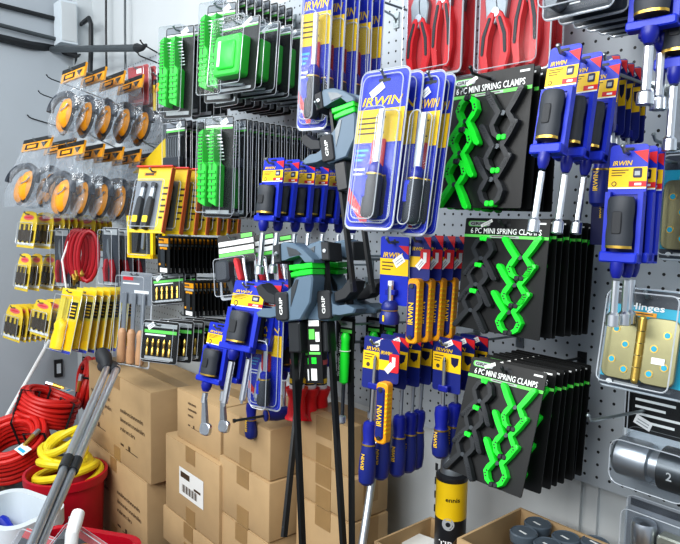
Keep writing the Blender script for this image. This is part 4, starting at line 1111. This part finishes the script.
# white tote
wp = P(12, 508, .70); t = empty('white_tote', (wp.x, wp.y, 0)); zt = wp.z
def tote(m, hx, hy, zt, mm, wall=.006, lip=.018):
    o_ = rrect(-hx, hx, -hy, hy, .05, 5); i_ = rrect(-hx+wall, hx-wall, -hy+wall, hy-wall, .045, 5); l_ = rrect(-hx-lip, hx+lip, -hy-lip, hy+lip, .06, 5); b_ = [(x*.86, y_*.86) for x, y_ in o_]; ib = [(x*.86, y_*.86) for x, y_ in i_]
    n = len(o_); rings = [[(x, y_, 0) for x, y_ in b_], [(x, y_, zt-.05) for x, y_ in o_], [(x, y_, zt-.05) for x, y_ in l_], [(x, y_, zt) for x, y_ in l_], [(x, y_, zt) for x, y_ in i_], [(x, y_, zt*.4) for x, y_ in ib]]
    vs = [v for r_ in rings for v in r_]; fs = [tuple(range(n))[::-1], tuple(5*n+i for i in range(n))]
    for k in range(5):
        for i in range(n): fs.append((k*n+i, k*n+(i+1) % n, (k+1)*n+(i+1) % n, (k+1)*n+i))
    m.add(vs, fs, mm)
m = MB(); tote(m, .12, .09, zt, 'white_plastic'); m.build('tote_body', t); t.rotation_euler.z = .35
tag(t, 'white plastic tote at the lower left in front of the hoses', 'tote')
bl = P(3, 521, .70); t = empty('blue_hand_tool', (bl.x, bl.y, bl.z-.01)); t.rotation_euler = (.2, .6, .5)
MB().tube([(-.07, 0, 0), (0, 0, .01), (.07, 0, 0)], [.014, .018, .012], 'royal_blue', n=10).build('grip', t); MB().tube([(.06, 0, .002), (.12, 0, -.004)], .006, 'black_plastic', n=8).build('tip', t); tag(t, 'blue hand tool lying inside the white tote', 'tool')
# foreground red bin
fp = P(66, 556, .72); t = empty('red_bin', (fp.x, fp.y, 0)); zt = fp.z
m = MB(); tote(m, .13, .12, zt, 'bin_red', lip=.012); m.build('bin_body', t); t.rotation_euler.z = .6; tag(t, 'red bin at the bottom edge holding packaged tools', 'bin')
def redpack(W, H):
    r = empty('tool_pack'); hw = W/2
    m = MB(); m.prism(rrect(-hw, hw, -H, 0, .006), -.001, .001, 'tool_grey'); m.rect(-hw, hw, -H*.2, 0, -.0016, 'muted_red'); m.build('card', r)
    m = MB(); m.lathe([(.022, -.02), (.026, -.016), (.026, -.004)], 'orange_muff', (hw*.35, 0, -H*.45), axis='Y', n=18); m.lathe([(.012, -.022), (.012, -.019)], 'white_print', (hw*.35, 0, -H*.45), axis='Y', n=14); m.build('orange_knob', r)
    m = MB(); m.prism(ribbon([(-hw*.7, -H*.5), (-hw*.1, -H*.42)], [.01, .012]), -.016, -.003, 'black_rubber', inset=.002); m.build('handle', r)
    m = MB(); m.shell(W, -H, 0, .03); m.build('blister', r); return r
q = redpack(.16, .11); q.location = P(52, 537, .74); q.rotation_euler = (-.75, .05, .45); tag(q, 'clear tool pack with orange knob leaning in the red bin', 'tool pack')
q = redpack(.12, .1); q.location = P(92, 534, .70); q.rotation_euler = (-.8, .35, .5); tag(q, 'clear tool pack with orange curve at right in the red bin', 'tool pack')
a, b_ = P(79, 511, .72), P(70, 540, .76); t = empty('putty_knife', b_)
d = a-b_; MB().tube([(0, 0, -.04), d*.2, d*.6, d*.92, d], [.013, .014, .015, .014, .007], 'white_knob', n=12).build('grip', t); MB().tube([d*.80+Vector((0, -.0155, 0)), d*.84+Vector((0, -.0155, 0))], .004, 'grey_print', n=8).build('hang_hole', t); tag(t, 'white handled tool sticking up out of the red bin', 'tool')
# chrome poles with foam grips
def pole(top, mid, bot, w0, w1, label, grip):
    A, B = P(*top, w0), P(*bot, w1); t = empty('telescopic_pole', B); d = A-B; C = d*((bot[1]-mid[1])/(bot[1]-top[1])); E = d*-9
    if (B+E).z < .005: E = d.normalized()*(-(B.z-.012)/d.normalized().z)
    MB().tube([C, d], .0115, 'chrome', n=14).build('upper_tube', t); MB().tube([E, C], .0095, 'steel', n=14).build('lower_tube', t)
    u = d.normalized(); MB().tube([C-u*.024, C+u*.024], .0135, 'black_plastic', n=14).build('collar', t)
    G = P(*grip, w0)-B; g = G-d; MB().tube([d-u*.02, d+g*.25, d+g*.6, d+g], [.014, .02, .026, .02], 'black_rubber', n=14).build('foam_grip', t)
    tag(t, label, 'pole', 'chrome poles leaning on the cartons')
pole((108, 366), (62, 482), (36, 534), .42, .83, 'chrome telescopic pole with black foam grip, leaning at the left', (101, 352))
pole((117, 368), (70, 483), (45, 534), .40, .81, 'chrome telescopic pole with black grip, right of its pair', (103, 366))
A, B = P(378, 440, .26), P(363, 540, .34); t = empty('chrome_tube', B); d = A-B
MB().tube([d*-.6, d], .0085, 'steel', n=12).build('tube', t); MB().tube([d*-.6-d.normalized()*.02, d*-.6], .012, 'black_rubber', n=10).build('foot', t); tag(t, 'thin chrome tube leaning behind the hanging blue screwdrivers', 'tube')
A, B = PX(52, 336, LEFT_X+.05), PX(4, 421, LEFT_X+.22); t = empty('white_stick', B); d = A-B; E = d.normalized()*(-(B.z-.01)/d.normalized().z)
MB().tube([E, d*1.15], .009, 'white_knob', n=10).build('shaft', t); MB().lathe([(.014, -.004), (.016, .03), (.012, .035)], 'grey_print', tuple(E+Vector((0, 0, .002))), n=10).build('tip', t); tag(t, 'white stick leaning against the left grey wall', 'stick')
# ------------------------------------------------------------------ hung packs: (x0, x1, y_top, y_bottom) of the front pack in the photo, then distances from the board
def rng(a, step, n): return [a-step*i for i in range(n)]
mat('blue_print', '#3a49b0', .5)
# earmuffs
stack(make_earmuff, (54, 84, 68, 133), rng(.37, .07, 5), 'bagged orange earmuff', 'earmuffs', 'earmuff bags on the upper left hook', yaw=6, tilt=12, roll=-2, rise=3, hookup=1, where='on the upper row')
stack(make_earmuff, (11, 48, 138, 206), [.42, .335], 'x', 'earmuffs', 'earmuff bags on the lower outer hook', yaw=6, tilt=16, roll=-1, rise=3, hookup=1, labels=['lower bagged orange earmuff farthest left over the bare wall', 'lower bagged orange earmuff half hidden second from left'])
stack(make_earmuff, (48, 83, 143, 218), rng(.37, .07, 5), 'bagged orange earmuff', 'earmuffs', 'earmuff bags on the lower inner hook', yaw=6, tilt=12, roll=-2, rise=4, hookup=1, where='above the red cables')
# spade bits
stack(make_spade, (19, 36, 211, 248), [.43, .37, .325, .30, .275, .25, .2, .175, .15, .125], 'spade bit in yellow pack', 'drill bit', 'spade bit packs on the top left row', yaw=8, tilt=9, rise=3, hookup=1, where='just below the earmuffs', jit=3)
stack(make_spade, (17, 30, 253, 291), [.44, .395, .34, .31, .28, .25], 'spade bit in yellow pack', 'drill bit', 'spade bit packs on the middle row', yaw=8, tilt=9, rise=2, hookup=1, where='on the middle left row', jit=3)
stack(make_spade, (5, 22, 304, 341), rng(.46, .022, 7), 'spade bit in yellow pack', 'drill bit', 'spade bit packs on the bottom row, left', yaw=8, tilt=9, rise=2, hookup=1, where='on the lowest row, outer hook', jit=2)
stack(make_spade, (32, 51, 299, 337), [.42, .38, .35, .32], 'spade bit in yellow pack', 'drill bit', 'spade bit packs on the bottom row, right', yaw=8, tilt=9, rise=2, hookup=1, where='on the lowest row, inner hook', jit=3)
# red cables and the red grip tools either side
stack(make_redtool, (55, 70, 229, 287), [.35, .31], 'clear pack with red gripped tool', 'tool pack', 'red grip tools left of the cables', yaw=15, hookup=1, where='left of the red cables')
stack(make_cables, (70, 106, 227, 282), [.29], 'x', 'cable', 'red cables', yaw=15, labels=['looped thick red cables with brass fittings below the earmuffs'])
stack(make_redtool, (103, 119, 228, 286), [.31, .26, .21], 'clear pack with red gripped tool', 'tool pack', 'red grip tools right of the cables', yaw=15, hookup=1, where='right of the red cables')
# yellow tools and chisels
stack(make_caulk, (56, 77, 287, 354), [.40, .35, .325, .30, .275, .25, .225, .20], 'yellow handled tool in clear pack', 'tool pack', 'yellow tools on the lower left', yaw=14, rise=2, hookup=1, tilts=[14, 12, 10, 10, 9, 9, 8, 8], where='on the lower left row')
stack(make_chisel, (119, 151, 272, 367), [.31], 'x', 'chisel set', 'chisels', yaw=22, tilt=4, hookup=1, labels=['three wooden handled chisels in a grey headed clear pack'])
# earliest small packs near the rod
stack(make_redsmall, (129, 149, 66, 106), [.13, .10], 'x', 'disc pack', 'red disc packs', yaw=14, hookup=1, labels=['dark red pack with a white oval disc beside the earmuffs', 'dark red pack behind the one with the white disc'])
stack(make_smallpack, (153, 165, 73, 114), [.08], 'x', 'marker pack', 'marker packs', yaw=10, hookup=1, labels=['narrow pack with a yellow marker left of the green hex keys'])
# brass bits, black blades
stack(make_brass, (152, 185, 273, 304), [.30, .26], 'x', 'drill bit', 'brass bit packs, upper', yaw=26, roll=-8, tilt=10, hookup=1, labels=['tilted clear pack of brass bits above the others', 'clear brass bit pack hidden behind the tilted one'])
stack(make_brass, (142, 178, 321, 363), [.31, .26, .225, .17, .13], 'clear pack of five brass bits', 'drill bit', 'brass bit packs, lower', yaw=28, tilt=8, rise=2, hookup=1, where='over the cartons')
stack(make_blade, (158, 170, 236, 273), rng(.33, .0135, 14), 'black saw blade card', 'blade', 'black blade cards, upper row', yaw=8, rise=2, hookup=1, where='on the upper blade row', jit=2)
stack(make_blade, (184, 195, 281, 316), rng(.28, .0135, 12), 'black saw blade card', 'blade', 'black blade cards, lower row', yaw=8, rise=2, hookup=1, where='on the lower blade row', jit=2)
# utility knives
stack(make_knifepack, (134, 170, 167, 233), [.40, .352, .316, .283, .25, .217, .184], 'yellow carded pair of utility knives', 'utility knife', 'utility knife packs', yaw=26, rise=1, hookup=1, tilts=[15, 12, 10, 9, 8, 7, 6], where='with red top edge')
stack(make_yellow_tool, (129, 155, 216, 258), [.30, .26], 'x', 'tool pack', 'yellow frame packs', yaw=20, hookup=1, labels=['yellow framed clear tool pack under the utility knives', 'yellow framed pack behind its twin under the knives'])
stack(make_square, (134, 165, 140, 171), [.12], 'x', 'square', 'speed squares', yaw=10, hookup=1, labels=['yellow triangular square behind the utility knives'])
# hex key packs
stack(make_hexset('comb'), (165, 193, 27, 118), [.30], 'x', 'hex key set', 'green hex keys left', yaw=24, tilt=3, hookup=1, labels=['green hex key holders in a clear pack, upper left'])
stack(make_hexset('plain'), (178, 200, 27, 116), [.26, .215, .17], 'grey hex key pack', 'hex key set', 'grey hex key packs behind the left green set', yaw=12, rise=2, hookup=1, where='behind upper left green set')
stack(make_hexset('comb'), (206, 235, 4, 102), [.34], 'x', 'hex key set', 'green hex keys middle', yaw=22, tilt=3, hookup=1, labels=['long green hex key holders in a clear pack, highest one'])
stack(make_hexset('case'), (220, 257, 20, 92), [.34, .285, .248, .211, .174, .137], 'boxy green hex key case in clear pack', 'hex key set', 'green key cases', yaw=12, rise=2, hookup=1, where='at the top row', tilts=[6, 5, 4, 3, 2, 1])
stack(make_hexset('plain'), (214, 238, -6, 106), rng(.235, .026, 8), 'grey hex key pack', 'hex key set', 'grey hex key packs of the top row', yaw=8, rise=2, hookup=1, where='behind the green key cases')
stack(make_hexset('plain'), (166, 186, 121, 212), rng(.26, .02, 8), 'hex key pack', 'hex key set', 'hex key packs behind the utility knives', yaw=8, rise=2, hookup=1, where='behind the utility knives')
stack(make_hexset('comb'), (204, 233, 117, 217), [.33, .285], 'x', 'hex key set', 'green hex keys lower', yaw=22, tilt=2, hookup=1, labels=['green hex key holders beside the utility knives, lower row', 'green hex key pack hidden behind the lower row one'])
stack(make_hexset('plain'), (219, 247, 121, 217), rng(.29, .0175, 14), 'grey hex key pack', 'hex key set', 'grey hex key packs of the lower row', yaw=8, rise=2, hookup=1, where='behind lower green set')
# small grey tools
stack(make_gauge, (219, 256, 233, 300), [.36, .30, .245], 'x', 'tool pack', 'grey tool packs', yaw=24, roll=-10, tilt=8, hookup=1, labels=['tilted pack of grey tool with red lever, frontmost', 'tilted pack with red lever, middle of three', 'tilted pack with red lever nearest the grey clamp'])
# nut drivers centre left
stack(make_nutdriver(.1), (262, 282, 158, 222), rng(.36, .043, 7), 'blue nut driver pack', 'nut driver', 'nut drivers under the upper bar clamp', yaw=8, tilt=6, rise=1, hookup=1, where='left of the upper clamp', jit=3)
stack(make_nutdriver(.12, sockets=False), (229, 261, 280, 352), [.37, .325, .285, .25], 'blue screwdriver pack', 'screwdriver', 'blue packs left of the lower clamps', yaw=14, tilt=14, rise=1, hookup=1, where='left of the lower bar clamps')
stack(make_flexdriver, (205, 229, 322, 384), [.36, .31], 'x', 'screwdriver', 'blue wrench packs', yaw=10, tilt=12, hookup=1, labels=['blue pack with steel wrench end, leftmost of the blue packs', 'blue pack with steel wrench end behind the leftmost'])
stack(make_nutdriver(.1), (268, 283, 312, 372), rng(.22, .04, 5), 'navy nut driver pack', 'nut driver', 'nut drivers behind the hanging clamshell', yaw=10, rise=1, hookup=1, where='behind the low clamshell', jit=4)
stack(make_clamshell, (249, 282, 309, 409), [.345], 'x', 'screwdriver', 'low clamshell', yaw=16, tilt=2, hookup=1, labels=['low blue screwdriver clamshell with red corner above the cartons'])
# upper clamshells
stack(make_clamshell, (300, 330, -26, 130), rng(.34, .036, 5), 'long screwdriver in clear clamshell', 'screwdriver', 'clamshells at the top middle', yaw=18, tilt=3, rise=1, hookup=1, where='top middle', jit=2)
# big clamshells
stack(make_clamshell, (353, 401, 68, 230), [.40, .368], 'x', 'screwdriver', 'big clamshells, left hook', ext=.006, yaw=10, tilt=9, hookup=1, labels=['large blue and yellow screwdriver clamshell nearest the viewer', 'screwdriver clamshell directly behind the large front one'])
stack(make_clamshell, (409, 436, 70, 236), [.35, .325], 'x', 'screwdriver', 'big clamshells, right hook', ext=.006, yaw=6, tilt=9, hookup=1, labels=['screwdriver clamshell beside the black spring clamp card', 'screwdriver clamshell behind the one beside the clamp card'])
# spring clamps
stack(make_clampcard('green_left'), (445, 525, 72, 208), rng(.27, .018, 5), 'black card of six mini spring clamps', 'spring clamp', 'spring clamp cards, top hook', yaw=0, rise=2, hookup=1, tilts=[5, 3, 2, 1, 0], where='on the top hook', ext=.05, black=True)
stack(make_clampcard('black_left'), (459, 543, 218, 334), [.25, .228, .21, .188, .168, .148, .128, .108], 'black card of six mini spring clamps', 'spring clamp', 'spring clamp cards, middle hook', yaw=0, rise=2, hookup=1, tilts=[5, 4, 3, 3, 2, 1], jit=3.5, where='on the middle hook', ext=.012, black=True)
stack(make_clampcard('black_left'), (456, 535, 358, 488), [.25, .226, .204, .186, .166, .148, .130, .112], 'black card of six mini spring clamps', 'spring clamp', 'spring clamp cards, bottom hook', yaw=0, rise=2, hookup=1, tilts=[17, 11, 7, 5, 4, 3, 2, 1], jit=3.5, where='on the bottom hook', ext=.012, black=True)
# pliers
stack(make_pliers, (407, 462, -75, 76), [.14, .10], 'x', 'pliers', 'pliers, left hook', yaw=4, hookup=1, labels=['red carded pliers pack at top, left one', 'red carded pliers behind the left top pack'])
stack(make_pliers, (479, 551, -90, 74), [.13, .09], 'x', 'pliers', 'pliers, right hook', yaw=2, hookup=1, labels=['red carded pliers pack at top above the spring clamps', 'red carded pliers behind the right top pack'])
# top right clear packs
stack(make_clearbox, (543, 614, -60, 14), [.28, .235, .19, .15, .11, .075], 'clear blister pack', 'tool pack', 'clear packs at the top right', yaw=2, rise=-4, hookup=1, where='at top right')
# nut drivers right
stack(make_nutdriver(.095), (543, 574, 46, 156), [.33, .272, .216], 'x', 'nut driver', 'nut drivers right of the clamp cards', yaw=2, tilt=11, rise=1, hookup=1, labels=['blue nut driver pack right of the top clamp card, frontmost', 'blue nut driver pack right of clamp card, middle one', 'blue nut driver pack right of clamp card, rearmost with sky label'])
stack(make_carddriver(.12), (600, 618, 56, 132), [.17, .145, .12, .095, .07], 'navy screwdriver on yellow card', 'screwdriver', 'screwdriver cards right of the nut drivers', yaw=2, rise=5, hookup=1, where='right of the nut drivers', jit=3)
stack(make_navycard, (592, 609, 168, 245), [.12], 'x', 'tool card', 'navy cards', yaw=4, labels=['dark navy tool card behind the front nut drivers'], hookup=1)
stack(make_nutdriver(.075), (607, 645, 145, 263), [.26, .232, .208], 'blue nut driver pack', 'nut driver', 'nut drivers above the hinge pack', yaw=4, tilt=2, rise=1, hookup=1, where='above the brass hinge pack')
stack(make_nutdriver(.09), (633, 684, -75, 30), [.23, .19], 'x', 'nut driver', 'nut drivers top right corner', yaw=4, tilt=2, hookup=1, labels=['blue nut driver pack cut off by the top right corner', 'nut driver pack behind the top right corner one'])
stack(make_nutdriver(.1), (662, 706, -58, 70), [.19], 'x', 'nut driver', 'nut drivers at right edge', yaw=4, tilt=2, hookup=1, labels=['blue nut driver pack at right edge with long sockets'])
# hinges and hole saws
stack(make_hinge, (602, 688, 288, 394), [.20], 'x', 'hinge', 'hinges low', yaw=0, tilt=10, hookup=1, labels=['brass hinge pair in clear pack lettered Hinges'])
stack(make_hinge, (660, 740, 150, 262), [.10], 'x', 'hinge', 'hinges high', yaw=0, tilt=1, hookup=1, labels=['teal carded hinge pack at right edge behind the nut drivers'])
stack(make_holesaw, (621, 716, 368, 490), [.05], 'x', 'hole saw', 'hole saws', yaw=0, hookup=1, labels=['steel hole saw in clear pack with black card'])
stack(make_cutter, (622, 712, 507, 590), [.05], 'x', 'pipe cutter', 'cutters', yaw=0, labels=['chrome knob cutter in clear pack below the pegboard edge'])
# folding saws, stubby driver, screwdrivers
stack(make_smallcard, (380, 408, 237, 324), [.30], 'x', 'screwdriver', 'stubby drivers', yaw=10, hookup=1, labels=['stubby navy screwdriver on blue card with white sticker'])
stack(make_foldknife, (409, 428, 235, 343), [.28, .245, .21, .175], 'navy and yellow folding saw', 'folding saw', 'folding saws on one hook', yaw=14, rise=2, hookup=1, where='left of the middle clamp cards', tilts=[2, 4, 5, 6])
stack(make_carddriver(.185), (363, 392, 337, 390), [.31, .265, .23, .195, .165], 'hanging navy screwdriver', 'screwdriver', 'screwdrivers hung point up', yaw=12, tilt=4, rise=2, hookup=1, where='below the folding saws', jit=2)
stack(make_foldknife, (378, 397, 340, 442), [.335], 'x', 'folding saw', 'low folding saws', yaw=14, tilt=2, labels=['yellow and navy folding saw low among hanging screwdrivers'])
stack(make_carddriver(.125), (433, 461, 338, 392), [.24, .20, .16], 'hanging navy screwdriver', 'screwdriver', 'screwdrivers beside the bottom clamp cards', yaw=6, tilt=0, rise=2, hookup=1, where='beside the bottom clamp cards')

# green handled tools, red based bottles, loose screwdrivers
def make_greentool(W, H):
    r = empty('green_handled_tool'); hw = W/2
    c = MB(); c.box(-hw, hw, -.001, .001, -H*.62, 0, 'black_card'); c.rect(-hw*.7, hw*.7, -H*.09, -H*.03, -.0016, 'grey_print'); c.rect(-hw*.7, hw*.7, -H*.14, -H*.11, -.0016, 'band_green')
    c.text('TELESCOPIC MAGNETIC', -hw*.72, -H*.36, H*.42, -.0016, 'white_print', h=W*.14, rot=PI/2); c.build('card', r)
    h = MB(); h.lathe([(.004, -H*.62), (.0095, -H*.6), (.0105, -H*.4), (.009, -H*.22), (.0105, -H*.17), (.006, -H*.13)], 'neon_green', (hw*.35, -.013, 0), n=12); h.build('handle', r)
    s = MB(); s.tube([(hw*.35, -.013, -H*.61), (hw*.35, -.013, -H*.94)], .004, 'dark_steel', n=8); s.lathe([(.005, -H), (.008, -H*.985), (.008, -H*.93), (.005, -H*.92)], 'chrome', (hw*.35, -.013, 0), n=12); s.build('shaft', r)
    t = MB(); t.tube([(hw*.35+.012*math.cos(a), -.013+.012*math.sin(a), -H*.3) for a in [2*PI*i/12 for i in range(12)]], .001, 'white_print', n=4, closed=True); t.build('tie', r)
    return r
stack(make_greentool, (337, 353, 318, 422), [.29, .21, .16], 'x', 'hand tool', 'green handled tools', yaw=12, tilt=2, hookup=1, labels=['green handled tool on black card left of the screwdrivers', 'green handled tool, second, half behind yellow screwdriver card', 'green handled tool rearmost of three behind the screwdriver card'])
def make_redbottle(W, H):
    r = empty('red_based_tube'); hw = W/2
    m = MB(); m.lathe([(hw*.35, -H*.62), (hw*.55, -H*.6), (hw*.55, -H*.1), (hw*.3, 0)], 'black_plastic', n=14); m.lathe([(hw*.57, -H*.62), (hw*.57, -H*.56)], 'white_print', n=14); m.lathe([(hw*.57, -H*.54), (hw*.57, -H*.48)], 'label_yellow', n=14); m.lathe([(hw*.57, -H*.3), (hw*.57, -H*.24)], 'pink_logo', n=14); m.build('tube_body', r)
    m = MB(); m.lathe([(hw*.9, -H), (hw*.72, -H*.95), (hw*.62, -H*.74), (hw*.85, -H*.64), (hw*.85, -H*.61)], 'scarlet_plastic', n=16); m.build('red_base', r)
    return r
for i, (px, w, lab) in enumerate(((297, .24, 'red based black tube hanging left of the clamp bars'), (309, .19, 'red based black tube hanging between the crossed bars'), (320, .15, 'red based black tube right of the crossed bars'))):
    stack(make_redbottle, (px-8, px+8, 340, 418), [w], 'x', 'tube', 'red based tubes', labels=[lab], hookup=1)
def loose_driver(name, label, A, B, rad=.0165):
    t = empty(name, B); d = A-B; u = d.normalized(); L = d.length
    q = Vector((0, 0, 1)).rotation_difference(u).to_matrix().to_4x4()
    h = MB(); h.T = q; h.lathe([(rad*.6, 0), (rad, .006), (rad*1.05, L*.25), (rad*.8, L*.38), (rad*.9, L*.44), (rad*.5, L*.46)], 'navy_handle', n=14); h.lathe([(rad*.86, L*.39), (rad*.86, L*.405)], 'brass', n=14); h.build('handle', t)
    s = MB(); s.T = q; s.lathe([(.0034, L*.45), (.0034, L*.95), (.005, L*.96), (.005, L)], 'dark_steel', n=10); s.build('shaft', t)
    tag(t, label, 'screwdriver'); return t
zt = P(245, 411, .27).z
stack(make_carddriver(.1), (247, 263, 355, 400), [.27], 'x', 'screwdriver', 'low screwdriver', yaw=10, labels=['navy handled screwdriver hanging lowest, over the taped carton'])
loose_driver('loose_screwdriver', 'navy screwdriver lying on the taped carton under the clamshell', PZ(233, 421, zt+.014), PZ(289, 412, zt+.018))
# empty hooks seen at the left edge and on the bare board
for (px, py, w, up, lab) in ((48, 77, .27, 14, 'bare hook sticking out left of the upper earmuffs, highest'), (40, 93, .27, 14, 'bare hook sticking out left of the upper earmuffs, middle'), (29, 117, .27, 12, 'bare hook sticking out left between the two earmuff rows'), (20, 205, .3, 8, 'bare hook tip below the lower left earmuff'),
        (142, 43, .16, 20, 'bare black hook beside the end of the steel rod'), (139, 55, .14, 12, 'bare black hook below the end of the steel rod'), (90, 134, .24, 22, 'bare wire hook between the two earmuff rows'), (117, 126, .22, 24, 'bare wire hook right of the upper earmuffs'),
        (257, 88, .26, 12, 'bare wire hook under the green key cases'), (204, 218, .24, 18, 'wire hook under the utility knife packs'), (191, 258, .22, 10, 'wire hook in front of the upper black blades'), (182, 315, .2, 6, 'wire hook before the lower black blades'), (590, 420, .24, 6, 'long bare hook right of the bottom clamp cards'), (380, 8, .06, 10, 'short bare hook on the board left of the red pliers'), (655, 140, .1, 4, 'bare hook tip at the right edge over the teal hinge pack'), (104, 270, .25, 6, 'wire hook across the red cables')):
    hook(P(px, py, w), w, up, lab, black=py < 120 and px < 150 and px not in (90, 117))
# ------------------------------------------------------------------ camera and light
cd = bpy.data.cameras.new('Camera'); cam = bpy.data.objects.new('Camera', cd); COL.objects.link(cam)
cd.sensor_fit = 'HORIZONTAL'; cd.sensor_width = 36; cd.lens = F/680*36; cd.clip_start = .05
right = Vector((XH.x, YH.x, ZH.x)); down = Vector((XH.y, YH.y, ZH.y)); fwd = Vector((XH.z, YH.z, ZH.z))
Mx = Matrix((right, -down, -fwd)).transposed().to_4x4(); Mx.translation = CAM
cam.matrix_world = Mx; SC.camera = cam
def area(name, loc, target, sx, sy, e, col=(1, 1, 1)):
    l = bpy.data.lights.new(name, 'AREA'); l.shape = 'RECTANGLE'; l.size = sx; l.size_y = sy; l.energy = e; l.color = col
    o = bpy.data.objects.new(name, l); COL.objects.link(o); o.location = loc
    o.rotation_euler = (Vector(target)-Vector(loc)).to_track_quat('-Z', 'Y').to_euler(); return o
area('ceiling_and_fill_light', (-1.9, -1.7, 3.0), (-1.9, -.5, 1.0), 2.6, .5, 33, (.97, .99, 1))
area('ceiling_and_fill_light', (.3, -2.0, 3.0), (0, -.3, 1.2), 2.2, .5, 30, (.97, .99, 1))
area('ceiling_and_fill_light', (-.8, -3.0, 2.5), (-.8, 0, .9), 3.0, .6, 66, (1, .99, .97))  # front fill added to brighten the lower wall and cartons, no real lamp
wd = bpy.data.worlds.new('World'); SC.world = wd; wd.use_nodes = True
bg = wd.node_tree.nodes['Background']; bg.inputs['Color'].default_value = (.86, .92, 1, 1); bg.inputs['Strength'].default_value = .42
SC.view_settings.view_transform = 'Standard'; SC.view_settings.look = 'Medium High Contrast'
SC.view_settings.exposure = 0; SC.view_settings.gamma = 1
SC.cycles.transparent_max_bounces = 40; SC.cycles.max_bounces = 6
